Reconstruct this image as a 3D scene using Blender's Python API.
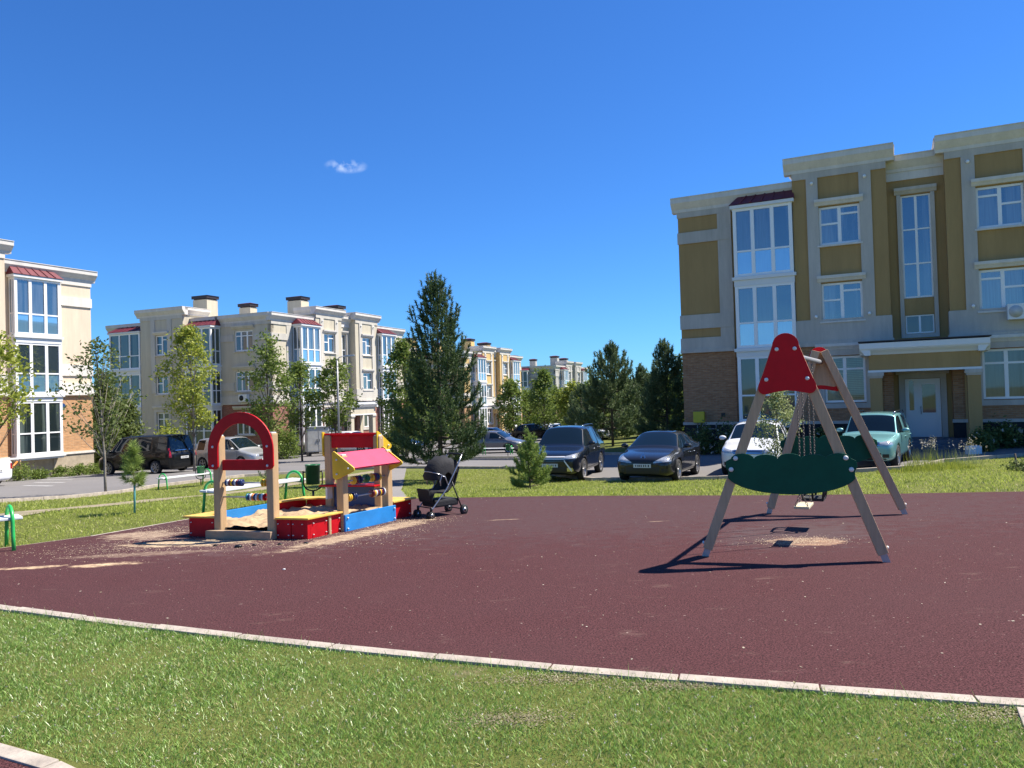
import bpy, bmesh, math, random
import numpy as np
from mathutils import Vector, Matrix
from mathutils.bvhtree import BVHTree
R = math.radians
random.seed(7); rng = np.random.default_rng(7)
for o in list(bpy.data.objects): bpy.data.objects.remove(o)
scene = bpy.context.scene
C = scene.collection
# ---------------------------------------------------------------- camera
EYE = 1.82; PT = R(1.0); RL = R(1.69)
cam_d = bpy.data.cameras.new('camera'); cam = bpy.data.objects.new('camera', cam_d); C.objects.link(cam)
fwd = Vector((0, math.cos(PT), math.sin(PT))); r0 = Vector((1, 0, 0)); u0 = r0.cross(fwd)
rt = r0*math.cos(RL) - u0*math.sin(RL); upv = r0*math.sin(RL) + u0*math.cos(RL)
cam.matrix_world = Matrix(((rt.x, upv.x, -fwd.x, 0), (rt.y, upv.y, -fwd.y, 0), (rt.z, upv.z, -fwd.z, EYE), (0, 0, 0, 1)))
cam_d.sensor_width = 36; cam_d.lens = 36*770/1024; cam_d.clip_end = 5000; cam_d.clip_start = .05
scene.camera = cam
scene.render.resolution_x = 1024; scene.render.resolution_y = 768
# ---------------------------------------------------------------- light
SUN_EL = R(55); SUN_AZ = (0.97, 0.24)     # horizontal direction towards the sun
n_ = math.hypot(*SUN_AZ); sx, sy = SUN_AZ[0]/n_, SUN_AZ[1]/n_
sv = Vector((sx*math.cos(SUN_EL), sy*math.cos(SUN_EL), math.sin(SUN_EL)))
sun_d = bpy.data.lights.new('sun', 'SUN'); sun_d.energy = 5.0; sun_d.angle = R(.5); sun_d.color = (1, .93, .83)
sun = bpy.data.objects.new('sun', sun_d); C.objects.link(sun); sun.rotation_euler = sv.to_track_quat('Z', 'Y').to_euler()
sun.location = (30, 10, 60)
world = bpy.data.worlds.new('World'); scene.world = world; world.use_nodes = True
wt = world.node_tree; bg = wt.nodes['Background']
sky = wt.nodes.new('ShaderNodeTexSky'); sky.sky_type = 'NISHITA'; sky.sun_disc = False
sky.sun_elevation = SUN_EL; sky.sun_rotation = math.atan2(sx, sy)
sky.air_density = 1.0; sky.dust_density = 0.0; sky.ozone_density = 3.0; sky.altitude = 200
bg.inputs[1].default_value = .092
def wn(t, **k):
    n = wt.nodes.new(t)
    for a, b in k.items(): setattr(n, a, b)
    return n
tint = wn('ShaderNodeMix', data_type='RGBA', blend_type='MULTIPLY'); tint.inputs[0].default_value = 1; tint.inputs[7].default_value = (.25, .55, .96, 1)
wt.links.new(sky.outputs[0], tint.inputs[6])
hs = wn('ShaderNodeHueSaturation'); hs.inputs['Saturation'].default_value = 1.0
wt.links.new(tint.outputs[2], hs.inputs['Color'])
# a few thin wisps of cirrus, fixed to directions of the sky
tc = wn('ShaderNodeTexCoord')
def wisp(d, size, stretch, scale, amt, prev):
    d = Vector(d).normalized(); rightv = d.cross(Vector((0, 0, 1))).normalized(); upw = rightv.cross(d)
    def dot(v):
        n = wn('ShaderNodeVectorMath', operation='DOT_PRODUCT'); wt.links.new(tc.outputs['Generated'], n.inputs[0]); n.inputs[1].default_value = v; return n.outputs['Value']
    def m(op, a, b=None):
        n = wn('ShaderNodeMath', operation=op)
        for i, v in enumerate((a, b)):
            if v is None: continue
            if isinstance(v, (int, float)): n.inputs[i].default_value = v
            else: wt.links.new(v, n.inputs[i])
        return n.outputs[0]
    a = m('DIVIDE', dot(rightv), size*stretch); b = m('DIVIDE', dot(upw), size)
    r2 = m('ADD', m('MULTIPLY', a, a), m('MULTIPLY', b, b)); f = m('MAXIMUM', m('SUBTRACT', 1.0, r2), 0.0)
    f = m('MULTIPLY', m('POWER', f, 1.6), m('GREATER_THAN', dot(d), 0))
    nz = wn('ShaderNodeTexNoise'); nz.inputs['Scale'].default_value = scale; nz.inputs['Detail'].default_value = 5
    wt.links.new(tc.outputs['Generated'], nz.inputs['Vector'])
    k = m('MAXIMUM', m('SUBTRACT', nz.outputs[0], .44), 0.0)
    fac = m('MINIMUM', m('MULTIPLY', m('MULTIPLY', f, k), amt), .8)
    mx = wn('ShaderNodeMix', data_type='RGBA'); wt.links.new(fac, mx.inputs[0]); wt.links.new(prev, mx.inputs[6])
    mx.inputs[7].default_value = (6.5, 7.2, 8.0, 1); return mx.outputs[2]
def dirpx(x, y): return fwd + rt*((x-512)/770) + upv*((384-y)/770)
last = wisp(dirpx(346, 166), .010, 2.8, 45, 3.6, hs.outputs[0])
#last = wisp(dirpx(541, 321), .004, 3, 60, 1.3, last)
#last = wisp(dirpx(668, 331), .004, 3, 60, 1.3, last)
wt.links.new(last, bg.inputs[0])
vs = scene.view_settings; vs.view_transform = 'Standard'; vs.look = 'None'; vs.exposure = .98; vs.gamma = 1; vs.use_curve_mapping = False
scene.render.engine = 'CYCLES'
scene.cycles.max_bounces = 6; scene.cycles.transparent_max_bounces = 6

# ---------------------------------------------------------------- materials
def mat(name, col, rough=.7, metal=0, noise=None, bump=0, spec=.5, coat=0, bscale=None):
    """noise = (scale, amount[, colour2]); all in object coordinates"""
    m = bpy.data.materials.new(name); m.use_nodes = True; t = m.node_tree; b = t.nodes['Principled BSDF']
    b.inputs['Base Color'].default_value = (*col, 1); b.inputs['Roughness'].default_value = rough; b.inputs['Metallic'].default_value = metal
    b.inputs['Specular IOR Level'].default_value = spec
    if coat: b.inputs['Coat Weight'].default_value = coat; b.inputs['Coat Roughness'].default_value = .04
    if noise or bump:
        tc = t.nodes.new('ShaderNodeTexCoord')
        nz = t.nodes.new('ShaderNodeTexNoise'); nz.inputs['Scale'].default_value = noise[0] if noise else bscale; nz.inputs['Detail'].default_value = 6; nz.inputs['Roughness'].default_value = .65
        t.links.new(tc.outputs['Object'], nz.inputs['Vector'])
        if noise:
            c2 = noise[2] if len(noise) > 2 else tuple(c*(1-noise[1]) for c in col)
            mr = t.nodes.new('ShaderNodeMapRange'); mr.inputs[1].default_value = .35; mr.inputs[2].default_value = .65
            t.links.new(nz.outputs[0], mr.inputs[0])
            mx = t.nodes.new('ShaderNodeMix'); mx.data_type = 'RGBA'; mx.inputs[6].default_value = (*col, 1); mx.inputs[7].default_value = (*c2, 1)
            t.links.new(mr.outputs[0], mx.inputs[0]); t.links.new(mx.outputs[2], b.inputs['Base Color'])
        if bump:
            n2 = t.nodes.new('ShaderNodeTexNoise'); n2.inputs['Scale'].default_value = bscale or noise[0]*4; n2.inputs['Detail'].default_value = 4
            t.links.new(tc.outputs['Object'], n2.inputs['Vector'])
            bp = t.nodes.new('ShaderNodeBump'); bp.inputs['Strength'].default_value = bump; bp.inputs['Distance'].default_value = .02
            t.links.new(n2.outputs[0], bp.inputs['Height']); t.links.new(bp.outputs[0], b.inputs['Normal'])
    return m
class NT:
    """tiny node helper"""
    def __init__(s, m): s.t = m.node_tree; s.tc = s.t.nodes.new('ShaderNodeTexCoord')
    def n(s, typ, ins=None, **k):
        x = s.t.nodes.new(typ)
        for a, b in k.items(): setattr(x, a, b)
        for i, v in (ins or {}).items():
            if isinstance(v, bpy.types.NodeSocket): s.t.links.new(v, x.inputs[i])
            else: x.inputs[i].default_value = v
        return x
    def noise(s, scale, detail=5, rough=.6, vec=None): return s.n('ShaderNodeTexNoise', {'Scale': scale, 'Detail': detail, 'Roughness': rough, 'Vector': vec or s.tc.outputs['Object']}).outputs[0]
    def ramp(s, v, a, b): return s.n('ShaderNodeMapRange', {0: v, 1: a, 2: b}).outputs[0]
    def mix(s, f, a, b): return s.n('ShaderNodeMix', {0: f, 6: a if isinstance(a, bpy.types.NodeSocket) else (*a, 1), 7: b if isinstance(b, bpy.types.NodeSocket) else (*b, 1)}, data_type='RGBA').outputs[2]
    def math(s, op, a, b=0.0): return s.n('ShaderNodeMath', {0: a, 1: b}, operation=op).outputs[0]

def plaster(name, col, amt=.12):
    m = mat(name, col, .9, spec=.2); q = NT(m); b = q.t.nodes['Principled BSDF']
    st = q.n('ShaderNodeMapping', {'Vector': q.tc.outputs['Object'], 'Scale': (1.2, 1.2, .18)}).outputs[0]
    a = q.ramp(q.noise(1.6, 6, .7, st), .35, .7); f = q.ramp(q.noise(9, 6, .7), .3, .7)
    c = q.mix(a, col, tuple(x*(1-amt*1.8) for x in col)); c = q.mix(q.math('MULTIPLY', f, .45), c, tuple(x*(1-amt*1.2) for x in col))
    s2 = q.n('ShaderNodeMapping', {'Vector': q.tc.outputs['Object'], 'Scale': (6, 6, .22)}).outputs[0]
    c = q.mix(q.math('MULTIPLY', q.ramp(q.noise(1.5, 5, .7, s2), .55, .75), .35), c, tuple(x*.55 for x in col))
    q.t.links.new(c, b.inputs['Base Color'])
    bp = q.n('ShaderNodeBump', {'Height': q.noise(60, 3), 'Strength': .15, 'Distance': .01}); q.t.links.new(bp.outputs[0], b.inputs['Normal'])
    return m
def brick(name, c1, c2, mortar):
    m = mat(name, c1, .85, spec=.25); q = NT(m); b = q.t.nodes['Principled BSDF']
    # facade runs along x or y of the building: use x+y as the horizontal brick coordinate
    sep = q.n('ShaderNodeSeparateXYZ', {0: q.tc.outputs['Object']})
    h = q.math('ADD', sep.outputs[0], sep.outputs[1]); cv = q.n('ShaderNodeCombineXYZ', {0: h, 1: sep.outputs[2]}).outputs[0]
    br = q.n('ShaderNodeTexBrick', {'Vector': cv, 'Color1': (*c1, 1), 'Color2': (*c2, 1), 'Mortar': (*mortar, 1), 'Scale': 1.0, 'Mortar Size': .008, 'Brick Width': .26, 'Row Height': .078, 'Bias': -.1})
    w = q.n('ShaderNodeMapping', {'Vector': cv, 'Scale': (3.8, 12.8, 1)}).outputs[0]
    vv = q.ramp(q.noise(1.0, 2, .5, w), .3, .7)
    c = q.mix(q.math('MULTIPLY', vv, .55), br.outputs[0], tuple(x*.55 for x in c2))
    q.t.links.new(c, b.inputs['Base Color'])
    bp = q.n('ShaderNodeBump', {'Height': br.outputs[1], 'Strength': .5, 'Distance': .008}, invert=True); q.t.links.new(bp.outputs[0], b.inputs['Normal'])
    return m
def glass(name, tint=(.02, .035, .045), refl=.17, curtain=.30, ccol=(.40, .42, .40)):
    m = bpy.data.materials.new(name); m.use_nodes = True; q = NT(m); t = q.t; out = t.nodes['Material Output']; b = t.nodes['Principled BSDF']
    oi = t.nodes.new('ShaderNodeObjectInfo')
    wv = q.n('ShaderNodeMapping', {'Vector': q.tc.outputs['Object'], 'Scale': (1, 1, .05)}).outputs[0]
    sep = q.n('ShaderNodeVectorMath', {0: wv, 1: oi.outputs['Location']}, operation='ADD').outputs[0]
    f = q.ramp(q.noise(1.1, 4, .7, sep), .47, .53); rr_ = q.ramp(oi.outputs['Random'], .15, .75); sepz = q.n('ShaderNodeSeparateXYZ', {0: q.tc.outputs['Object']}); blind = q.math('MULTIPLY', q.ramp(q.math('FRACT', q.math('MULTIPLY', sepz.outputs[2], 14)), .3, .6), q.math('GREATER_THAN', oi.outputs['Random'], .86))
    c = q.mix(q.math('MULTIPLY', q.math('MAXIMUM', q.math('MULTIPLY', f, rr_), blind), curtain*1.6), tint, ccol)
    fold = q.ramp(q.noise(22, 2, .5, sep), .3, .7); c = q.mix(q.math('MULTIPLY', fold, .4), c, (tint[0]*.7, tint[1]*.7, tint[2]*.7))
    t.links.new(c, b.inputs['Base Color']); b.inputs['Roughness'].default_value = .3
    g = q.n('ShaderNodeBsdfGlossy', {'Color': (.9, .93, .95, 1), 'Roughness': .03})
    bp = q.n('ShaderNodeBump', {'Height': q.noise(.7, 1), 'Strength': .10, 'Distance': .08}); t.links.new(bp.outputs[0], g.inputs['Normal'])
    fr = q.n('ShaderNodeFresnel', {0: 1.5}); fac = q.math('MINIMUM', q.math('ADD', fr.outputs[0], refl), 1.0)
    mx = q.n('ShaderNodeMixShader', {0: fac, 1: b.outputs[0], 2: g.outputs[0]}); t.links.new(mx.outputs[0], out.inputs[0])
    return m
def leafmat(name, col, col2, trans=.35):
    m = bpy.data.materials.new(name); m.use_nodes = True; q = NT(m); t = q.t; b = t.nodes['Principled BSDF']
    geo = t.nodes.new('ShaderNodeNewGeometry')
    c = q.mix(geo.outputs['Random Per Island'], col, col2)
    t.links.new(c, b.inputs['Base Color']); b.inputs['Roughness'].default_value = .55; b.inputs['Specular IOR Level'].default_value = .3
    tr = q.n('ShaderNodeBsdfTranslucent', {'Color': c})
    mx = q.n('ShaderNodeMixShader', {0: trans, 1: b.outputs[0], 2: tr.outputs[0]}); t.links.new(mx.outputs[0], t.nodes['Material Output'].inputs[0])
    return m
M = {}
M['white_frame'] = mat('white_frame', (.84, .83, .80), .35)
M['white_trim'] = mat('white_trim', (.72, .72, .7), .5)
M['glass'] = glass('window_glass'); M['panel_glass'] = glass('panel_glass', (.12, .28, .42), .36, .1)
M['tree_tint_glass'] = glass('tree_tint_glass', (.012, .024, .02), .0, .35, (.20, .26, .20))  # dark green tint stands in for trees mirrored in the panes
M['dark_glass'] = glass('dark_glass', (.012, .02, .02), .04, .3, (.2, .25, .22))
M['red_roof'] = mat('red_roof', (.15, .02, .03), .55, noise=(3, .2))
M['dark_roof'] = mat('dark_roof', (.03, .02, .02), .5)
M['metal'] = mat('grey_metal', (.42, .43, .44), .4, .6)
M['dark_metal'] = mat('dark_metal', (.02, .02, .02), .4, .3)
M['chain'] = mat('chain_steel', (.16, .14, .12), .45, .6)
M['pipe'] = mat('pipe_grey', (.30, .30, .30), .45, .3)
M['plinth'] = mat('plinth_dark', (.025, .023, .022), .6, noise=(4, .4))
M['yellow_paint'] = mat('yellow_paint', (.62, .50, .02), .4, noise=(6, .15))
M['play_red'] = mat('play_red', (.56, .005, .012), .5, noise=(5, .25), bump=.05, bscale=30, spec=.22)
M['swing_red'] = mat('swing_red', (.62, .004, .012), .5, noise=(5, .15), bump=.05, bscale=30, spec=.22)
M['roof_pink'] = mat('roof_pink', (.72, .03, .10), .45, noise=(4, .2))
M['play_yellow'] = mat('play_yellow', (.78, .50, .02), .4, noise=(7, .2))
M['seat_yellow'] = mat('seat_yellow', (.80, .50, .10), .5, noise=(5, .3))
M['play_blue'] = mat('play_blue', (.02, .24, .62), .45, noise=(4, .2))
M['play_navy'] = mat('play_navy', (.02, .07, .2), .4, noise=(4, .2))
M['swing_green'] = mat('swing_green', (.003, .085, .045), .5, noise=(5, .2), bump=.04, bscale=25, spec=.2)
M['bench_green'] = mat('bench_green', (.03, .42, .09), .35)
M['bin_green'] = mat('bin_green', (.01, .13, .04), .4, noise=(6, .3))
M['bench_white'] = mat('bench_white', (.75, .75, .74), .5, noise=(5, .12))
M['bolt'] = mat('bolt_cap', (.72, .72, .68), .4)
M['rubber_black'] = mat('rubber_black', (.015, .015, .016), .75)
def wood(name, c1, c2, ax=2):
    m = mat(name, c1, .7, spec=.3); q = NT(m); b = q.t.nodes['Principled BSDF']
    s = [14, 14, 14]; s[ax] = .9
    v = q.n('ShaderNodeMapping', {'Vector': q.tc.outputs['Object'], 'Scale': tuple(s)}).outputs[0]
    n = q.ramp(q.noise(2.2, 8, .75, v), .3, .7); g = q.ramp(q.noise(1.2, 4, .6), .35, .7)
    c = q.mix(n, c1, c2); c = q.mix(q.math('MULTIPLY', g, .3), c, tuple(x*.6 for x in c2)); q.t.links.new(c, b.inputs['Base Color'])
    bp = q.n('ShaderNodeBump', {'Height': n, 'Strength': .25, 'Distance': .004}); q.t.links.new(bp.outputs[0], b.inputs['Normal'])
    return m
M['wood'] = wood('post_wood', (.60, .41, .22), (.44, .29, .15)); M['swing_wood'] = wood('swing_wood', (.66, .44, .26), (.46, .30, .175))
M['sill_wood'] = wood('sill_wood', (.48, .34, .22), (.30, .21, .13), 0)
M['bark'] = mat('bark', (.13, .10, .075), .9, noise=(8, .5), bump=.5, bscale=20)
M['bark_pale'] = mat('bark_pale', (.26, .23, .19), .9, noise=(9, .5), bump=.4, bscale=20)
M['leaf'] = leafmat('leaf_green', (.11, .17, .03), (.22, .28, .06), .4)
M['leaf_dark'] = leafmat('leaf_dark', (.08, .115, .03), (.17, .21, .06), .4)
M['leaf_pale'] = leafmat('leaf_pale', (.22, .26, .10), (.38, .42, .20), .35)
M['leaf_bright'] = leafmat('leaf_bright', (.20, .26, .03), (.38, .40, .07), .4)
M['needle'] = leafmat('needle_green', (.065, .11, .045), (.19, .25, .11), .25)
M['needle_light'] = leafmat('needle_light', (.16, .24, .05), (.32, .40, .10), .3)
M['flower'] = leafmat('flower_pale', (.6, .55, .55), (.5, .45, .2), .2)
M['stake'] = mat('stake_teal', (.08, .28, .27), .5)

# ---------------------------------------------------------------- mesh helpers
class MB:
    def __init__(s): s.v = []; s.f = []; s.m = []; s.sm = []
    def add(s, vs, fs, mi=0, smooth=False):
        o = len(s.v); s.v += [tuple(v) for v in vs]; s.f += [tuple(i+o for i in f) for f in fs]; s.m += [mi]*len(fs); s.sm += [smooth]*len(fs); return s
    def box(s, x0, x1, y0, y1, z0, z1, mi=0, X=None):
        vs = [(x, y, z) for z in (z0, z1) for y in (y0, y1) for x in (x0, x1)]
        if X: vs = [X(v) for v in vs]
        return s.add(vs, [(0, 2, 3, 1), (4, 5, 7, 6), (0, 1, 5, 4), (2, 6, 7, 3), (0, 4, 6, 2), (1, 3, 7, 5)], mi)
    def obox(s, c, ax, ay, az, hx, hy, hz, mi=0):
        c = Vector(c); ax = Vector(ax).normalized(); ay = Vector(ay).normalized(); az = Vector(az).normalized()
        return s.box(-hx, hx, -hy, hy, -hz, hz, mi, lambda v: c + ax*v[0] + ay*v[1] + az*v[2])
    def beam(s, a, b, w, d, mi=0, side=None):
        a = Vector(a); b = Vector(b); z = (b-a).normalized(); sd = Vector(side) if side else (Vector((0, 0, 1)) if abs(z.z) < .9 else Vector((1, 0, 0)))
        x = sd - z*sd.dot(z); x.normalize(); y = z.cross(x)
        return s.obox((a+b)/2, x, y, z, w/2, d/2, (b-a).length/2, mi)
    def tube(s, pts, r, n=8, mi=0, cap=True, closed=False):
        pts = [Vector(p) for p in pts]; rs = r if isinstance(r, (list, tuple)) else [r]*len(pts); rings = []; prev = None
        for i, p in enumerate(pts):
            if closed: d = pts[(i+1) % len(pts)] - pts[i-1]
            else: d = pts[min(i+1, len(pts)-1)] - pts[max(i-1, 0)]
            d.normalize()
            if prev is None: x = d.orthogonal().normalized()
            else: x = prev - d*prev.dot(d); x.normalize()
            prev = x; y = d.cross(x)
            rings.append([p + (x*math.cos(2*math.pi*k/n) + y*math.sin(2*math.pi*k/n))*rs[i] for k in range(n)])
        vs = [v for q in rings for v in q]; L = len(pts); fs = []
        for i in range(L if closed else L-1):
            j = (i+1) % L
            fs += [(i*n+k, i*n+(k+1) % n, j*n+(k+1) % n, j*n+k) for k in range(n)]
        if cap and not closed: fs += [tuple(range(n))[::-1], tuple((L-1)*n+k for k in range(n))]
        return s.add(vs, fs, mi, True)
    def prism(s, poly, X, d0, d1, mi=0):
        """poly (u,v) list; X maps (u,v,d) to world"""
        n = len(poly); vs = [X(u, v, d0) for u, v in poly] + [X(u, v, d1) for u, v in poly]
        return s.add(vs, [tuple(range(n))[::-1], tuple(range(n, 2*n))] + [(i, (i+1) % n, n+(i+1) % n, n+i) for i in range(n)], mi)
    def ell(s, c, rx, ry, rz, n=12, m=8, mi=0):
        vs = []; fs = []
        for i in range(m+1):
            t = math.pi*i/m
            for k in range(n):
                p = 2*math.pi*k/n; vs.append((c[0]+rx*math.sin(t)*math.cos(p), c[1]+ry*math.sin(t)*math.sin(p), c[2]+rz*math.cos(t)))
        for i in range(m):
            fs += [(i*n+k, (i+1)*n+k, (i+1)*n+(k+1) % n, i*n+(k+1) % n) for k in range(n)]
        return s.add(vs, fs, mi, True)
    def build(s, name, mats, parent=None, bevel=0, loc=None):
        me = bpy.data.meshes.new(name); me.from_pydata(s.v, [], s.f)
        if not isinstance(mats, (list, tuple)): mats = [mats]
        for m in mats: me.materials.append(M[m] if isinstance(m, str) else m)
        me.polygons.foreach_set('material_index', s.m); me.polygons.foreach_set('use_smooth', s.sm)
        b = bmesh.new(); b.from_mesh(me); bmesh.ops.recalc_face_normals(b, faces=b.faces)
        if bevel: 
            bmesh.ops.remove_doubles(b, verts=b.verts, dist=1e-5)
            bmesh.ops.bevel(b, geom=[e for e in b.edges if len(e.link_faces) == 2 and e.calc_face_angle(0) > .5], offset=bevel, segments=2, affect='EDGES', profile=.6, clamp_overlap=True)
        b.to_mesh(me); b.free(); me.update()
        o = bpy.data.objects.new(name, me); C.objects.link(o)
        if parent: o.parent = parent
        if loc is not None: o.location = loc
        return o
def tag(o, label=None, cat=None, group=None, kind=None):
    for k, v in (('label', label), ('category', cat), ('group', group), ('kind', kind)):
        if v: o[k] = v
    return o
def thing(name, label, cat, loc=(0, 0, 0), rz=0, group=None):
    o = bpy.data.objects.new(name, None); C.objects.link(o); o.location = loc; o.rotation_euler = (0, 0, rz); o.empty_display_size = .1
    return tag(o, label, cat, group)
def copy_tree(o, parent=None):
    c = o.copy(); C.objects.link(c)
    if parent: c.parent = parent
    for ch in list(o.children): copy_tree(ch, c)
    return c
def fastmesh(name, V, nper, mats, parent=None, mi=None):
    """V: (k*nper,3) vertices of k separate polygons with nper corners"""
    V = np.asarray(V, dtype=np.float32).reshape(-1, 3); k = len(V)//nper; me = bpy.data.meshes.new(name)
    me.vertices.add(len(V)); me.vertices.foreach_set('co', V.ravel()); me.loops.add(len(V)); me.loops.foreach_set('vertex_index', np.arange(len(V), dtype=np.int32))
    me.polygons.add(k); me.polygons.foreach_set('loop_start', np.arange(0, len(V), nper, dtype=np.int32)); me.polygons.foreach_set('loop_total', np.full(k, nper, dtype=np.int32))
    for m in (mats if isinstance(mats, (list, tuple)) else [mats]): me.materials.append(M[m] if isinstance(m, str) else m)
    if mi is not None: me.polygons.foreach_set('material_index', np.asarray(mi, dtype=np.int32))
    me.update(calc_edges=True); o = bpy.data.objects.new(name, me); C.objects.link(o)
    if parent: o.parent = parent
    return o

# ---------------------------------------------------------------- terrain
TX = [-30, 0, 6, 16, 30]; TY = [14, 18, 22, 25, 30, 38, 50, 93, 150, 260]
TZ = np.array([[0]*5, [-.30,-.33,-.33,-.25,-.15], [-.65,-.75,-.75,-.47,-.3], [-.9,-.97,-.90,-.57,-.35], [-1.2,-1.08,-.88,-.58,-.35], [-1.6,-1.3,-.95,-.6,-.4], [-2.05,-1.8,-1.5,-1.1,-.8], [-3.1,-3.0,-2.8,-2.6,-2.6], [-3.8]*5, [-5]*5])
def terr(X, Y):
    return float(np.interp(X, TX, [np.interp(Y, TY, TZ[:, i]) for i in range(5)]))
from mathutils.geometry import tessellate_polygon
# ---------------------------------------------------------------- ground materials
def ground_mat():
    m = mat('lawn', (.1, .15, .03), .95, spec=.1); q = NT(m); b = q.t.nodes['Principled BSDF']
    a = q.ramp(q.noise(.55, 6, .65), .35, .65); f = q.ramp(q.noise(7, 5, .7), .3, .7); d = q.ramp(q.noise(1.3, 7, .7), .60, .70)
    c = q.mix(a, (.13, .15, .035), (.17, .185, .05)); c = q.mix(q.math('MULTIPLY', f, .5), c, (.07, .08, .022)); c = q.mix(q.math('MULTIPLY', d, .8), c, (.24, .19, .12))
    q.t.links.new(c, b.inputs['Base Color'])
    bp = q.n('ShaderNodeBump', {'Height': q.noise(40, 4, .8), 'Strength': .8, 'Distance': .03}); q.t.links.new(bp.outputs[0], b.inputs['Normal'])
    return m
M['ground'] = ground_mat()
def rubber_mat():
    m = mat('rubber_crumb', (.15, .06, .07), .95, spec=.12); q = NT(m); b = q.t.nodes['Principled BSDF']
    P = q.tc.outputs['Object']
    g = q.ramp(q.noise(75, 2, 1.0), .38, .62); big = q.ramp(q.noise(.35, 5, .6), .3, .72); mid = q.ramp(q.noise(2.5, 6, .7), .35, .75)
    c = q.mix(g, (.008, .003, .0035), (.135, .052, .054))
    c = q.mix(q.math('MULTIPLY', big, .5), c, (.075, .038, .039)); c = q.mix(q.math('MULTIPLY', mid, .25), c, (.06, .024, .024))
    # faint pale scuffs and dust
    st = q.n('ShaderNodeMapping', {'Vector': P, 'Rotation': (0, 0, .15), 'Scale': (1.2, 3.0, 1)}).outputs[0]
    sc = q.ramp(q.noise(1.4, 8, .72, st), .60, .74); c = q.mix(q.math('MULTIPLY', sc, .22), c, (.36, .26, .2)); sp = q.ramp(q.noise(30, 2, .5), .73, .76); c = q.mix(q.math('MULTIPLY', sp, .5), c, (.45, .36, .3))
    # sand carried out of the sandbox, worn filler under the swing
    def blob(cx, cy, rx, ry, rot=0):
        mp = q.n('ShaderNodeMapping', {'Vector': P, 'Location': (0, 0, 0)}, vector_type='TEXTURE'); mp.inputs['Location'].default_value = (cx, cy, 0); mp.inputs['Rotation'].default_value = (0, 0, rot); mp.inputs['Scale'].default_value = (rx, ry, 1)
        fl = q.n('ShaderNodeVectorMath', {0: mp.outputs[0], 1: (1, 1, 0)}, operation='MULTIPLY').outputs[0]
        l = q.n('ShaderNodeVectorMath', {0: fl}, operation='LENGTH').outputs['Value']
        return q.math('SUBTRACT', 1.0, l)
    wob = q.math('MULTIPLY', q.math('SUBTRACT', q.noise(2.6, 9, .78, st), .5), 3.2)
    brk = q.math('ADD', q.math('MULTIPLY', q.ramp(q.noise(9, 6, .8), .38, .58), .65), .35)
    for (cx, cy, rx, ry, rot, col, amt) in [(1.0, 12.2, 11, 3.6, -.1, (.075, .048, .050), .7), (-3.5, 10.4, 2.6, 1.5, 0, (.11, .07, .07), .6), (-.2, 11.45, .35, .035, .1, (.50, .38, .25), .6), (2.0, 10.9, .18, .03, .1, (.50, .38, .25), .6), (-4.3, 10.3, 1.15, .36, .05, (.56, .43, .27), .9), (-2.3, 10.3, 1.4, .28, .9, (.50, .38, .25), .75), (-5.3, 11.0, .7, .5, -.1, (.46, .35, .24), .7), (-4.6, 9.6, 1.2, .18, .1, (.44, .33, .23), .4), (-4.9, 9.0, .6, .14, .12, (.60, .44, .27), .9), (-5.7, 8.95, .7, .10, .1, (.60, .44, .27), .8), (-6.2, 8.3, .4, .07, .0, (.55, .42, .3), .6), (-1.7, 11.2, .8, .3, .9, (.5, .37, .24), .7)]:
        f = q.math('MULTIPLY', q.ramp(q.math('ADD', blob(cx, cy, rx, ry, rot), wob), .2, .5), brk); c = q.mix(q.math('MULTIPLY', f, amt), c, col)
    wob2 = q.math('MULTIPLY', q.math('SUBTRACT', q.noise(5, 4, .6), .5), .9)
    f = q.ramp(q.math('ADD', blob(3.42, 9.16, .52, .30, -.05), wob2), .12, .2); c = q.mix(q.math('MULTIPLY', f, .92), c, (.36, .22, .14))
    f = q.ramp(q.math('ADD', blob(3.5, 9.6, 1.5, .9, .4), wob), .1, .6); c = q.mix(q.math('MULTIPLY', f, .55), c, (.09, .066, .066))
    q.t.links.new(c, b.inputs['Base Color'])
    bp = q.n('ShaderNodeBump', {'Height': q.noise(160, 2, .8), 'Strength': .5, 'Distance': .006}); q.t.links.new(bp.outputs[0], b.inputs['Normal'])
    return m
M['rubber'] = rubber_mat()
def asphalt_mat(name, col):
    m = mat(name, col, .93, spec=.2); q = NT(m); b = q.t.nodes['Principled BSDF']
    c = q.mix(q.ramp(q.noise(.3, 6, .6), .3, .7), col, tuple(x*.82 for x in col)); c = q.mix(q.math('MULTIPLY', q.ramp(q.noise(50, 3, .8), .35, .65), .4), c, tuple(x*.65 for x in col))
    q.t.links.new(c, b.inputs['Base Color']); return m
M['asphalt'] = asphalt_mat('asphalt', (.20, .19, .185)); M['path'] = asphalt_mat('path_asphalt', (.25, .235, .22))
M['dirt'] = mat('dirt', (.30, .24, .17), .95, noise=(3, .4, (.19, .17, .09)), bump=.5, bscale=25)
M['kerb'] = mat('kerb_concrete', (.44, .38, .31), .9, noise=(5, .35), bump=.4, bscale=30)
M['paint'] = mat('road_paint', (.6, .6, .58), .8, noise=(4, .4))
M['sand'] = mat('sand', (.50, .35, .20), .95, noise=(9, .35), bump=.8, bscale=14)
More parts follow.
